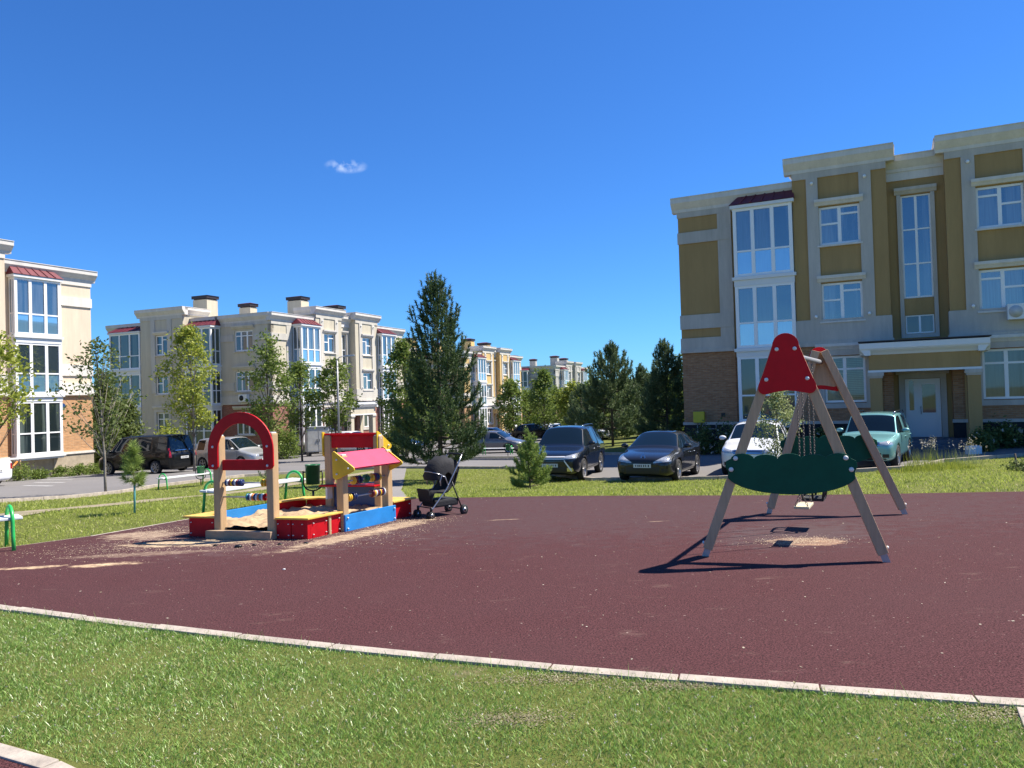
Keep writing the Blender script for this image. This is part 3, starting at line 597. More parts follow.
yb = thing('apartment_building', 'yellow and white block seen behind the tall pine', 'building', (-5.95, 95, -3.25), R(67), G_B)
body(yb, YEL, 16.7, CH); e_facade(yb, YEL); side_facade(yb, YEL)
fb = thing('apartment_building', 'farthest grey and cream block above the dark parked cars', 'building', (7.75, 137, -3.65), R(67), G_B)
body(fb, GRB, 16.7, CH); e_facade(fb, GRB); side_facade(fb, GRB)
# ---------------------------------------------------------------- playground objects
def lerp(a, b, t): return Vector(a)*(1-t) + Vector(b)*t
def bolt(par, p, n, r=.022):
    m = MB(); p = Vector(p); n = Vector(n).normalized(); m.tube([p, p+n*.012, p+n*.02], [r, r, r*.5], 8); return m.build('bolt_cap', 'bolt', par)
def swing():
    A = Vector((2.94, 8.25, 0)); B = Vector((4.45, 11.10, 0)); ax = (B-A).normalized()
    root = thing('swing_set', 'wooden A-frame swing stand with dark red top plates and dark green scalloped side boards', 'swing', A)
    I = lambda v: Vector(v) - A
    def frame(C0, fl, fr, out, inner_grey):
        ac = Vector((fr[0]-fl[0], fr[1]-fl[1], 0)).normalized(); c = Vector((C0.x, C0.y, 0)); H = 2.36
        nrm = Vector((-ac.y, ac.x, 0)); nrm = nrm if nrm.dot(out) > 0 else -nrm
        for f, s in ((fl, -1), (fr, 1)):
            top = c + ac*s*.055 + Vector((0, 0, H)); f = Vector((f[0], f[1], 0)); d = (top-f).normalized()
            m = MB(); m.beam(I(f + d*.10), I(top), .10, .105, 0, nrm); m.build('leg', 'swing_wood', root, .008)
            k = MB(); k.beam(I(f + d*-.01 + nrm*.02), I(f + d*.2 + nrm*.02), .012, .07, 0, nrm); k.build('foot_bracket', 'metal', root)
            for zz in (.16,): bolt(root, I(f + d*.17 + ac*s*.06), ac*s, .018)
        X = lambda u, z, d: I(c + ac*u + nrm*d + Vector((0, 0, z)))
        # red plate: rounded triangle with a wavy lower edge
        pts = []
        for k in range(13):
            a = math.pi*k/12; pts.append((.135*math.cos(a), 2.285 + .135*math.sin(a)))
        pts += [(-.235, 2.0), (-.29, 1.87)]
        for k in range(1, 8): a = math.pi*(1.0 + .5*k/7); pts.append((-.225 + .068*math.cos(a), 1.84 + .068*math.sin(a)))
        pts += [(-.16, 1.785), (-.08, 1.80), (0, 1.808), (.08, 1.80), (.16, 1.785)]
        for k in range(0, 7): a = math.pi*(1.5 + .5*k/7); pts.append((.225 + .068*math.cos(a), 1.84 + .068*math.sin(a)))
        pts += [(.29, 1.87), (.235, 2.0)]
        m = MB(); m.prism(pts, X, .056, .074); m.build('top_plate', 'swing_red', root, .003)
        if inner_grey:
            m = MB(); m.prism([(p*.8, 2.1+(q-2.1)*.8) for p, q in pts], X, .0535, .0555); m.build('backing_board', 'swing_wood', root)
        for u, z in ((-.09, 2.25), (.09, 2.25), (-.205, 1.93), (.205, 1.93)): bolt(root, X(u, z, .074), nrm)
        # green board
        W = .66; top = []; n = 5
        for b in range(n):
            c0 = -W + .06 + (2*W-.12)*(b+.5)/n; rr = (2*W-.12)/n/2
            for k in range(9):
                a = math.pi*(1-k/8); top.append((c0 + rr*math.cos(a), 1.085 + (.055 if b in (0, 4) else .045 + .01*(b == 2))*math.sin(a)))
        right = [(W*.985, 1.06), (W, 1.0), (W*.96, .95)]
        bot = [(W*math.cos(math.pi*(.04+.92*k/20)), .95 - .245*math.sin(math.pi*(.04+.92*k/20))**.9) for k in range(21)]
        left = [(-W*.96, .95), (-W, 1.0), (-W*.985, 1.06)]
        mid = (Vector((fl[0]+fr[0], fl[1]+fr[1], 0))/2)*.56 + c*.44; X = lambda u, z, d: I(mid + ac*u + nrm*d + Vector((0, 0, z)))
        m = MB(); m.prism(top + right + bot[1:-1] + left, X, .056, .072); m.build('side_board', 'swing_green', root, .003)
        for u, z in ((-.55, 1.09), (-.60, .97), (.55, 1.09), (.60, .97)): bolt(root, X(u, z, .072), nrm, .026)
    frame(A, (2.07, 8.52), (3.81, 7.97), -ax, False); frame(B, (3.70, 11.30), (5.48, 10.86), ax, True)
    m = MB(); m.tube([I(A + Vector((0, 0, 2.2)) - ax*.05), I(B + Vector((0, 0, 2.2)) + ax*.05)], .032, 12); m.build('top_beam', 'pipe', root)
    def chain(par, a, b):
        m = MB(); a = Vector(a); b = Vector(b); L = (b-a).length; d = (b-a)/L; x = d.orthogonal().normalized(); y = d.cross(x); n = int(L/.034)
        for i in range(n):
            c = a + d*(i+.5)*L/n; e = x if i % 2 else y
            m.tube([c + d*.022*math.cos(t) + e*.011*math.sin(t) for t in [2*math.pi*k/6 for k in range(6)]], .0038, 4, 0, closed=True)
        m.build('chain', 'chain', par)
    def pos(t, z): return A + (B-A)*t + Vector((0, 0, z))
    P = pos(.31, .44); s1 = thing('hanging_swing', 'flat pale wooden swing seat hanging on chains', 'swing seat', P); J = lambda v: Vector(v)-P
    sd = Vector((-ax.y, ax.x, 0)); m = MB(); m.obox((0, 0, 0), ax, sd, (0, 0, 1), .21, .085, .016); m.build('seat', 'seat_plank', s1, .008)
    for s in (-1, 1):
        h = pos(.31, 2.17) + ax*s*.22; mid = P + ax*s*.19 + Vector((0, 0, .2)); chain(s1, J(h), J(mid))
        for q in (-1, 1): chain(s1, J(mid), J(P + ax*s*.19 + sd*q*.075))
    P = pos(.62, .40); s2 = thing('toddler_swing', 'black bucket swing seat for toddlers behind the wooden one', 'swing seat', P); J = lambda v: Vector(v)-P
    m = MB(); m.obox((0, 0, 0), ax, sd, (0, 0, 1), .17, .13, .02); m.build('seat', 'rubber_black', s2, .01)
    m = MB()
    for q in (-1, 1):
        m.tube([ax*.19*a + sd*.15*q*b + Vector((0, 0, .24)) for a, b in ((-1, .7), (-.7, 1), (.7, 1), (1, .7))], .018, 6)
        for a in (-.16, 0, .16): m.tube([ax*a + sd*.12*q, ax*a*1.1 + sd*.15*q + Vector((0, 0, .24))], .014, 6)
    for a in (-1, 1): m.tube([ax*.19*a + sd*.105*q + Vector((0, 0, .24)) for q in (-1, 1)], .018, 6); m.tube([ax*.16*a, ax*.19*a + Vector((0, 0, .24))], .014, 6)
    m.build('guard_cage', 'rubber_black', s2)
    for s in (-1, 1):
        h = pos(.62, 2.17) + ax*s*.24; mid = P + ax*s*.2 + Vector((0, 0, .5)); chain(s2, J(h), J(mid))
        for q in (-1, 1): chain(s2, J(mid), J(P + ax*s*.19 + sd*q*.105 + Vector((0, 0, .24))))
M['seat_plank'] = mat('seat_plank', (.62, .55, .36), .6, noise=(8, .2))
swing()

D0 = Vector((-2.78, 10.30, 0)); pv = Vector((-.96, .28, 0)); qv = Vector((.53, .848, 0)).normalized()
def playset():
    root = thing('sandbox_play_set', 'wooden sandbox with red arch, red and blue side boards and two small roofed counters', 'sandbox', D0)
    P = lambda u, v, z: pv*u + qv*v + Vector((0, 0, z))
    def bx(name, mt, u0, u1, v0, v1, z0, z1, bev=.006, par=None):
        m = MB(); m.box(u0, u1, v0, v1, z0, z1, 0, lambda c: P(*c)); return m.build(name, mt, par or root, bev)
    h = .053
    for (u, v, H) in ((.52, 0, 1.43), (1.36, 0, 1.40), (0, .66, 1.07), (0, 1.60, 1.07), (1.27, 1.98, 1.30), (.41, 1.98, 1.28)):
        p = bx('post', 'wood', u-h, u+h, v-h, v+h, 0, H, .014)
        bx('post_cap', 'bolt', u-.042, u+.042, v-.042, v+.042, H-.001, H+.018, .008, p)
    bx('sill', 'sill_wood', .44, 1.46, -.15, -.06, 0, .12)
    f = .272
    def board(mt, u0, u1, v0, v1, z1=f): bx('side_board', mt, u0, u1, v0, v1, .01, z1)
    board('play_red', .03, .23, -.018, .008); board('play_red', .245, .46, -.018, .008); board('play_red', 1.42, 1.86, -.018, .008)
    board('play_red', -.012, .014, .03, .34); board('play_red', -.012, .014, .355, .60); board('play_blue', -.085, -.056, .60, 1.67, .245); board('play_red', -.012, .014, 1.66, 2.14)
    board('play_red', 1.85, 1.876, .02, .52); board('play_blue', 1.85, 1.876, .54, 1.42, .285); board('play_red', 1.85, 1.876, 1.44, 2.14)
    board('play_red', .02, .35, 2.13, 2.156); board('play_red', 1.33, 1.84, 2.13, 2.156)
    bx('corner_post', 'play_red', -.012, .03, -.018, .03, .01, .268)
    for (u, v) in ((.24, -.0), (.0, .348)): bx('stud_post', 'wood', u-.03, u+.03, v+.01, v+.05, 0, .262)
    def rim(pts):
        m = MB(); m.prism(pts, lambda a, b, c: P(a, b, c), f+.001, f+.026); m.build('seat_board', 'seat_yellow', root, .006)
    rim([(-.05, -.05), (.46, -.05), (.46, .10), (.30, .10), (.10, .32), (.10, .60), (-.05, .60)])
    rim([(1.42, -.05), (1.93, -.05), (1.93, .52), (1.80, .52), (1.80, .36), (1.66, .12), (1.42, .10)])
    rim([(-.06, 1.66), (.12, 1.66), (.12, 1.85), (.25, 2.02), (.35, 2.03), (.35, 2.2), (-.06, 2.2)]); rim([(1.33, 2.03), (1.55, 2.03), (1.79, 1.8), (1.79, 1.46), (1.92, 1.46), (1.92, 2.2), (1.33, 2.2)])
    for u in (.06, .20, .27, .43, 1.47, 1.82):
        for z in (.06, .21): bolt(root, P(u, -.018, z), -qv, .008)
    for v in (.08, .31, .39, .56, 1.72, 2.08):
        for z in (.06, .21): bolt(root, P(-.012, v, z), -pv, .008)
    for v in (.64, 1.63):
        for z in (.05, .20): bolt(root, P(-.085, v, z), -pv, .013)
    # arch
    c = .95; pts = []; Ro, Ri, zc = .515, .36, 1.215
    for k in range(25): a = math.pi*k/24; pts.append((c + Ro*math.cos(a), zc + Ro*math.sin(a)))
    pts += [(c-Ro, 1.0), (c-Ro+.02, .965), (c-Ro+.06, .95), (c-Ri-.03, .95), (c-Ri, .985)]
    for k in range(25): a = math.pi*(1-k/24); pts.append((c + Ri*math.cos(a), zc + Ri*math.sin(a)))
    pts += [(c+Ri, .985), (c+Ri+.03, .95), (c+Ro-.06, .95), (c+Ro-.02, .965), (c+Ro, 1.0)]
    m = MB(); m.prism(pts, lambda u, z, d: P(u, d, z), -.078, -.056); m.build('arch', 'play_red', root, .004)
    for u, z in ((c-Ro+.085, 1.0), (c+Ro-.085, 1.0), (c-Ro+.085, 1.26), (c+Ro-.085, 1.26)): bolt(root, P(u, -.078, z), -qv, .018)
    bx('cross_board', 'play_red', .58, 1.30, -.012, .012, .93, 1.075)
    cols = {'o': 'bead_orange', 'b': 'bead_navy', 'w': 'bead_white', 'r': 'play_red', 'y': 'bead_yellow', 't': 'bead_teal', 'd': 'bead_maroon', 'g': 'bin_green'}
    def abacus(a, b, seq, r=.05):
        a = Vector(a); b = Vector(b); m = MB(); m.tube([a, b], .011, 8); rod = m.build('abacus_rod', 'metal', root); L = (b-a).length; d = (b-a)/L
        for s, k in seq:
            m = MB(); p = a + d*s; m.tube([p - d*.014, p - d*.009, p + d*.009, p + d*.014], [r*.8, r, r, r*.8], 12); m.build('bead', cols[k], rod)
    abacus(P(1.31, 0, .76), P(.57, 0, .76), [(.07+.03*i, k) for i, k in enumerate('bwdybwdbb')] + [(.64, 'y'), (.68, 'y')])
    abacus(P(1.31, 0, .565), P(.57, 0, .565), [(.40+.03*i, k) for i, k in enumerate('tbwobwotwr')])
    abacus(P(0, .71, .47), P(0, 1.55, .47), [(.05, 'y'), (.085, 'y'), (.15, 'b'), (.185, 'b')] + [(.55+.03*i, k) for i, k in enumerate('dywdbydbw')], .06)
    abacus(P(0, .71, .70), P(0, 1.55, .70), [(.17, 'y'), (.205, 'd'), (.24, 'b'), (.30, 'b'), (.42, 'g'), (.45, 'g'), (.55, 'y'), (.585, 'd'), (.62, 'b'), (.66, 'b'), (.70, 'y')], .062)
    # front counter roof (over u=0, sloping outwards)
    Q = lambda o, z, v: P(-o, v, z)
    def shop(Q, v0, v1, z, mt, counter=None):
        m = MB(); m.prism([(-.05, z), (-.035, z+.025), (.24, z-.185), (.225, z-.21)], Q, v0+.014, v1-.014); m.build('roof', mt, root, .003)
        g = [(-.075, z+.03), (-.055, z+.05), (-.03, z+.04), (.26, z-.18), (.265, z-.21), (.245, z-.235), (.03, z-.33), (-.03, z-.35), (-.07, z-.32)]
        for a in (v0-.006, v1-.014): m = MB(); m.prism(g, Q, a, a+.02); b = m.build('gable', 'play_yellow', root, .003); 
        for vv, s in ((v0-.006, -1), (v1+.006, 1)):
            for o, zz in ((.0, z-.07), (.18, z-.19), (.0, z-.27)): bolt(root, Q(o, zz, vv), Q(0, 0, s)-Q(0, 0, 0), .014)
    shop(Q, .57, 1.60, 1.09, 'roof_pink')
    Q2 = lambda o, z, v: P(v, 1.98+o, z)
    shop(Q2, .38, 1.34, 1.31, 'play_red')
    bx('header_board', 'play_red', .46, 1.22, 1.96, 1.985, 1.10, 1.285)
    bx('counter', 'play_red', .36, 1.33, 1.80, 2.04, .50, .525); bx('back_panel', 'play_navy', .46, 1.22, 1.99, 2.015, .06, .49)
    bx('side_brace', 'bolt', 1.20, 1.23, 1.82, 1.94, .3, .49)
    # lumpy sand
    n = 46; V = []; F = []
    import mathutils.noise as mn
    for j in range(n+1):
        for i in range(n+1):
            u = .02+1.82*i/n; v = .02+2.1*j/n; p = P(u, v, 0)+D0
            z = .165 + .06*mn.noise((p.x*2.2, p.y*2.2, 0)) + .05*mn.noise((p.x*7, p.y*7, 3)) + .02*mn.noise((p.x*20, p.y*20, 1)); V.append((p.x, p.y, max(.03, z)))
    F = [(j*(n+1)+i, j*(n+1)+i+1, (j+1)*(n+1)+i+1, (j+1)*(n+1)+i) for j in range(n) for i in range(n)]
    s = MB(); s.add(V, F, 0, True); tag(s.build('sand', 'sand'), kind='stuff')
for k, c in dict(orange=(.7, .2, .03), navy=(.01, .025, .10), white=(.7, .7, .68), yellow=(.75, .45, .03), teal=(.02, .2, .25), maroon=(.16, .01, .02)).items(): M['bead_'+k] = mat('bead_'+k, c, .35)
playset()

def bench(loc, rz, label):
    t = thing('bench', label, 'bench', loc, rz, 'white plank benches with green hoops'); L = 2.0
    m = MB(); m.box(-.19, -.01, -L/2, L/2, .40, .435); m.box(.01, .19, -L/2, L/2, .40, .435); m.build('seat', 'bench_white', t, .008)
    for y in (-L/2+.12, L/2-.12):
        pts = [(-.27, y, 0), (-.235, y, .2), (-.215, y, .36)] + [(-.215*math.cos(a), y, .38+.19*math.sin(a)) for a in [math.pi*k/10 for k in range(11)]] + [(.215, y, .36), (.235, y, .2), (.27, y, 0)]
        m = MB(); m.tube(pts, .024, 10); m.tube([(-.21, y, .385), (.21, y, .385)], .015, 8); m.build('hoop_leg', 'bench_green', t)
    return t
qa = math.atan2(-qv.x, qv.y)
bench((-4.55, 13.55, 0), qa, 'white plank bench with green hoops right behind the sandbox')
bench((-11.65, 27.3, terr(-11.65, 27.3)), qa, 'white plank bench with green hoops at roadside near the black van')
bench((-7.40, 9.70, 0), R(-48), 'white plank bench cut off at left edge, only its green hoop showing')
bench((-1.0, 47.5, terr(-1, 47.5)), R(75), 'distant pale bench beside the grey hatchback')
def bin_(loc, rz, label):
    t = thing('litter_bin', label, 'litter bin', loc, rz, 'green litter bins on forked posts'); m = MB(); n = 20
    prof = [(.115, .36), (.12, .36), (.132, .70), (.138, .70), (.138, .715), (.122, .715), (.108, .38), (0, .38)]
    vs = [(r*math.cos(2*math.pi*k/n), r*math.sin(2*math.pi*k/n), z) for r, z in [(0, .36)] + prof for k in range(n)]
    m.add(vs, [(i*n+k, i*n+(k+1) % n, (i+1)*n+(k+1) % n, (i+1)*n+k) for i in range(len(prof)) for k in range(n)], 0, True); m.build('bucket', 'bin_green', t)
    m = MB(); m.tube([(0, 0, 0), (0, 0, .24)], .02, 8)
    m.tube([(-.17, 0, .6), (-.165, 0, .42)] + [(-.165*math.cos(a), 0, .38-.14*math.sin(a)) for a in [math.pi*k/8 for k in range(9)]] + [(.165, 0, .42), (.17, 0, .6)], .013, 8); m.tube([(-.17, 0, .58), (-.12, 0, .58)], .01, 6); m.tube([(.17, 0, .58), (.12, 0, .58)], .01, 6); m.build('stand', 'dark_metal', t)
bin_((-3.65, 13.95, 0), R(10), 'green litter bin between sandbox and bench end')
bin_((-11.35, 27.9, terr(-11.35, 27.9)), R(20), 'green litter bin at roadside beside the bench near the van')
bin_((-.35, 44, terr(-.35, 44)), R(0), 'distant green litter bin near the grey hatchback')

def stroller():
    t = thing('stroller', 'black folding baby stroller with its ribbed hood raised at the playground edge', 'stroller', (-1.19, 12.1, 0), math.atan2(-.66, -.75)); w = .19
    for s in (-1, 1):
        m = MB(); m.tube([(-.40, s*.20, 1.0), (-.30, s*.21, .86), (-.02, s*w, .46), (.33, s*w, .16), (.36, s*w, .13)], .013, 8); m.build('side_tube', 'alu', t)
        m = MB(); m.tube([(-.14, s*w, .58), (-.30, s*w, .26), (-.38, s*(w+.01), .09)], .013, 8); m.tube([(-.26, s*w, .8), (-.14, s*w, .58)], .018, 8); m.build('rear_leg', 'dark_metal', t)
        def wheel(x, y, r, wd=.03):
            k = MB(); k.tube([(x, y-wd, r), (x, y-wd*.7, r), (x, y+wd*.7, r), (x, y+wd, r)], [r*.85, r, r, r*.85], 18); o = k.build('wheel', 'rubber_black', t)
            h = MB(); h.tube([(x, y-wd-.004, r), (x, y+wd+.004, r)], r*.5, 14); h.tube([(x, y-wd-.012, r), (x, y+wd+.012, r)], r*.25, 10, 1); h.build('hub', ['alu', 'rubber_black'], o)
        wheel(-.40, s*(w+.03), .085); wheel(.38, s*(w-.035), .062, .018); wheel(.38, s*(w+.035), .062, .018)
        m = MB(); m.tube([(.36, s*w, .13), (.375, s*w, .075)], .02, 8); m.tube([(.36, s*w, .19), (.36, s*w, .11)], .024, 8); m.build('fork', 'dark_metal', t)
        m = MB(); m.tube([(-.06, s*w, .5), (.02, s*(w+.01), .66), (.10, s*(w+.01), .68), (.13, s*w, .60), (.12, s*w, .52)], .012, 8); m.build('armrest', 'alu', t)
    m = MB(); m.tube([(-.40, -.20, 1.0), (-.42, -.1, 1.01), (-.42, .1, 1.01), (-.40, .20, 1.0)], .017, 8); m.build('handle', 'rubber_black', t)
    m = MB(); m.tube([(-.37, -w, .10), (-.37, w, .10)], .01, 6); m.tube([(.32, -w, .17), (.32, w, .17)], .01, 6); m.build('axle', 'dark_metal', t)
    m = MB(); n = 10
    prof = [(.34, .30), (.36, .36), (.30, .46), (.10, .44), (.0, .45), (-.10, .52), (-.22, .80), (-.26, .92)]
    vs = [(x, s*.19, z) for x, z in prof for s in (-1, 1)]; vs += [(x-.03, s*.20, z-.05) for x, z in prof for s in (-1, 1)]; k = len(prof)
    f = [(2*i, 2*i+1, 2*i+3, 2*i+2) for i in range(k-1)] + [(2*k+2*i, 2*k+2*i+2, 2*k+2*i+3, 2*k+2*i+1) for i in range(k-1)] + [(2*i+s, 2*i+2+s, 2*k+2*i+2+s, 2*k+2*i+s) for i in range(k-1) for s in (0, 1)]
    m.add(vs, f, 0, True); m.build('seat', 'fabric', t)
    m = MB(); m.box(-.30, .26, -.19, .19, .17, .29); m.build('basket', 'fabric', t, .03)
    m = MB(); m.obox((.36, 0, .38), (0, 1, 0), (.3, 0, 1), (1, 0, -.3), .17, .10, .012); m.build('footrest', 'fabric', t, .006)
    # hood: ribs fanned round a pivot
    V = []; nr = 15; na = 13
    piv = Vector((-.06, 0, .64))
    for i in range(nr):
        a = R(160) - R(165)*i/(nr-1); rr = .36 + (.018 if i % 2 else -.014)
        for k in range(na):
            b = math.pi*k/(na-1); yy = .20*math.cos(b); rad = rr*(.25+.75*math.sin(b)**.5)
            V.append(piv + Vector((rad*math.cos(a)*1.0, yy*(1.0), rad*math.sin(a)*.98)))
    m = MB(); m.add(V, [(i*na+k, i*na+k+1, (i+1)*na+k+1, (i+1)*na+k) for i in range(nr-1) for k in range(na-1)], 0, True); m.add([v + (piv-v)*.05 for v in V], [(i*na+k, (i+1)*na+k, (i+1)*na+k+1, i*na+k+1) for i in range(nr-1) for k in range(na-1)], 0, True)
    m.build('hood', 'fabric', t)
    m = MB(); m.add([(-.36, -.19, .80), (-.36, .19, .80), (-.22, .18, .48), (-.22, -.18, .48), (-.34, -.19, .81), (-.34, .19, .81), (-.20, .18, .49), (-.20, -.18, .49)], [(0, 1, 2, 3), (7, 6, 5, 4), (0, 4, 5, 1), (3, 2, 6, 7), (0, 3, 7, 4), (1, 5, 6, 2)]); m.build('backrest', 'fabric', t)
    m = MB(); m.tube([V[(nr-3)*na+k]*1.0 + Vector((0, 0, .004)) for k in range(na)], .008, 6); m.build('hood_rib', 'alu', t)
    for ch in t.children:
        for v in ch.data.vertices: v.co.x *= .80; v.co.y *= .93; v.co.z *= .94
        for g2 in ch.children:
            for v in g2.data.vertices: v.co.x *= .80; v.co.y *= .93; v.co.z *= .94

M['fabric'] = mat('black_fabric', (.014, .014, .017), .85, noise=(30, .3), bump=.3, bscale=40); M['alu'] = mat('aluminium', (.45, .46, .48), .3, .8)
stroller()

for i, (x, y, r) in enumerate([(-3.9, 10.0, .02), (-3.55, 9.85, .035), (-3.38, 9.95, .02), (-3.05, 9.95, .022), (-2.72, 9.98, .022), (-2.55, 8.45, .012)]):
    m = MB(); m.ell((0, 0, 0), r*1.5, r, r*.7, 7, 5); o = m.build('pebble', 'dark_metal' if i < 5 else 'bolt', None, loc=(x, y, .012+r*.4))
    tag(o, 'pale crumb lying alone on the open rubber surface' if i == 5 else ['small dark clod, leftmost of those on the sand before the arch', 'largest dark clod on the sand before the arch', 'small dark clod just right of the largest one', 'dark clod before the first red board right of the arch', 'dark clod before the second red board right of the arch'][i if i < 5 else 0], 'pebble', None if i == 5 else 'dark clods before the sandbox')
def lamp_post():
    x, y = -10.75, 47.5; z = terr(x, y); t = thing('street_lamp', 'slim grey street lamp standing among saplings before the beige block', 'street lamp', (x, y, z)); H = 6.25
    m = MB(); m.tube([(0, 0, 0), (0, 0, H)], [.075, .05], 10); m.build('pole', 'pipe', t)
    m = MB(); m.tube([(0, 0, H-.02), (.15, -.03, H+.15), (.45, -.05, H+.2)], .03, 8); m.build('arm', 'metal', t)
    m = MB(); m.obox((.75, -.05, H+.22), (1, 0, .05), (0, 1, 0), (0, 0, 1), .33, .12, .05); m.build('lamp_head', 'metal', t, .03)
lamp_post()
def cabinet():
    x, y = -14.6, 57.2; z = terr(x, y); t = thing('utility_cabinet', 'tall grey metal utility cabinet on dark feet at the roadside', 'cabinet', (x, y, z), R(25))
    m = MB(); m.box(-.8, .8, -.55, .55, .35, 2.15); m.build('casing', 'cabinet_grey', t, .02); m = MB(); m.box(-.86, .86, -.6, .6, 2.15, 2.2); m.build('lid', 'metal', t)
    for s in (-1, 1): m = MB(); m.box(s*.6-.1, s*.6+.1, -.5, .5, 0, .35); m.build('foot', 'dark_metal', t)
    for s in (-1, 1): m = MB(); m.box(s*.4-.37, s*.4+.37, -.565, -.552, .42, 2.08); d = m.build('door', 'cabinet_grey', t, .004); m = MB(); m.box(s*.08-.015, s*.08+.015, -.6, -.566, 1.1, 1.3); m.build('handle', 'dark_metal', d)
cabinet()
def railing():
    t = thing('porch_railing', 'low railing with orange bars against the cream block beside the white car', 'railing', (-24.6, 36.3, terr(-24.6, 36.3)), R(64.5))
    m = MB(); m.box(-1.5, 1.5, -.05, .05, 1.0, 1.08); m.build('handrail', 'white_trim', t)
    for i in range(4): m = MB(); m.box(-1.4+.9*i, -1.34+.9*i, -.03, .03, 0, 1.0); m.build('post', 'sill_wood', t)
    for i in range(3): m = MB(); m.tube([(-1.3+.9*i, 0, .15), (-.6+.9*i, 0, .9)], .04, 6); m.build('brace', 'bead_orange', t)
railing()
# ---------------------------------------------------------------- cars
M['car_glass'] = mat('car_glass', (.006, .012, .016), .02, spec=.5, coat=.2); M['chrome'] = mat('chrome', (.6, .6, .62), .18, 1.0)
M['head_lens'] = mat('headlight_lens', (.55, .57, .58), .08, .3, spec=.9, coat=1, noise=(14, .4)); M['tail_lens'] = mat('tail_lens', (.35, .006, .012), .12, coat=1)
M['blade'] = mat('bright_blade', (.75, .75, .76), .35, .2); M['black_trim'] = mat('black_trim', (.012, .012, .013), .45); M['tyre'] = mat('tyre', (.018, .018, .018), .85); M['rim'] = mat('alloy_rim', (.40, .40, .41), .3, .8); M['plate'] = mat('number_plate', (.6, .6, .58), .5); M['plate_ink'] = mat('plate_ink', (.05, .05, .05), .6)
def paint(name, col, metal=.35): M[name] = mat(name, col, .4, metal, coat=1.0, spec=.15); return name
KIND = dict(
 sedan=dict(L=4.62, W=1.81, H=1.48, gc=.16, nose=.70, hood=.90, cowl=(1.02, 1.02), rf=(.28, 1.40), rr=(-1.05, 1.41), tb=(-1.72, 1.10), deck=(-2.15, 1.08), belt=.93, wb=2.70, fo=.88, r=.32, mid=-.30, roofw=.60),
 suv=dict(L=4.66, W=1.84, H=1.73, gc=.24, nose=.86, hood=1.05, cowl=(1.02, 1.13), rf=(.32, 1.60), rr=(-1.55, 1.60), tb=(-2.12, 1.22), deck=None, belt=1.08, wb=2.67, fo=.96, r=.36, mid=-.28, roofw=.64),
 cross=dict(L=4.4, W=1.80, H=1.62, gc=.22, nose=.82, hood=1.0, cowl=(1.0, 1.08), rf=(.30, 1.54), rr=(-1.50, 1.54), tb=(-1.98, 1.15), deck=None, belt=1.02, wb=2.6, fo=.88, r=.34, mid=-.30, roofw=.64),
 pinin=dict(L=4.45, W=1.74, H=1.66, gc=.24, nose=.84, hood=1.0, cowl=(.88, 1.05), rf=(.36, 1.60), rr=(-1.85, 1.60), tb=(-2.08, 1.12), deck=None, belt=1.02, wb=2.52, fo=.86, r=.35, mid=-.34, roofw=.66),
 hatch=dict(L=4.25, W=1.77, H=1.47, gc=.17, nose=.70, hood=.90, cowl=(1.08, 1.0), rf=(.35, 1.39), rr=(-1.35, 1.39), tb=(-1.88, 1.02), deck=None, belt=.93, wb=2.6, fo=.85, r=.31, mid=-.22, roofw=.61),
 mpv=dict(L=4.65, W=1.82, H=1.74, gc=.18, nose=.76, hood=.98, cowl=(1.28, 1.08), rf=(.45, 1.62), rr=(-1.85, 1.64), tb=(-2.15, 1.10), deck=None, belt=1.0, wb=2.80, fo=.92, r=.32, mid=-.30, roofw=.66),
 van=dict(L=5.14, W=1.93, H=1.98, gc=.2, nose=.86, hood=1.08, cowl=(1.72, 1.22), rf=(.95, 1.80), rr=(-2.25, 1.84), tb=(-2.46, 1.15), deck=None, belt=1.12, wb=3.2, fo=.9, r=.34, mid=-.05, roofw=.74))
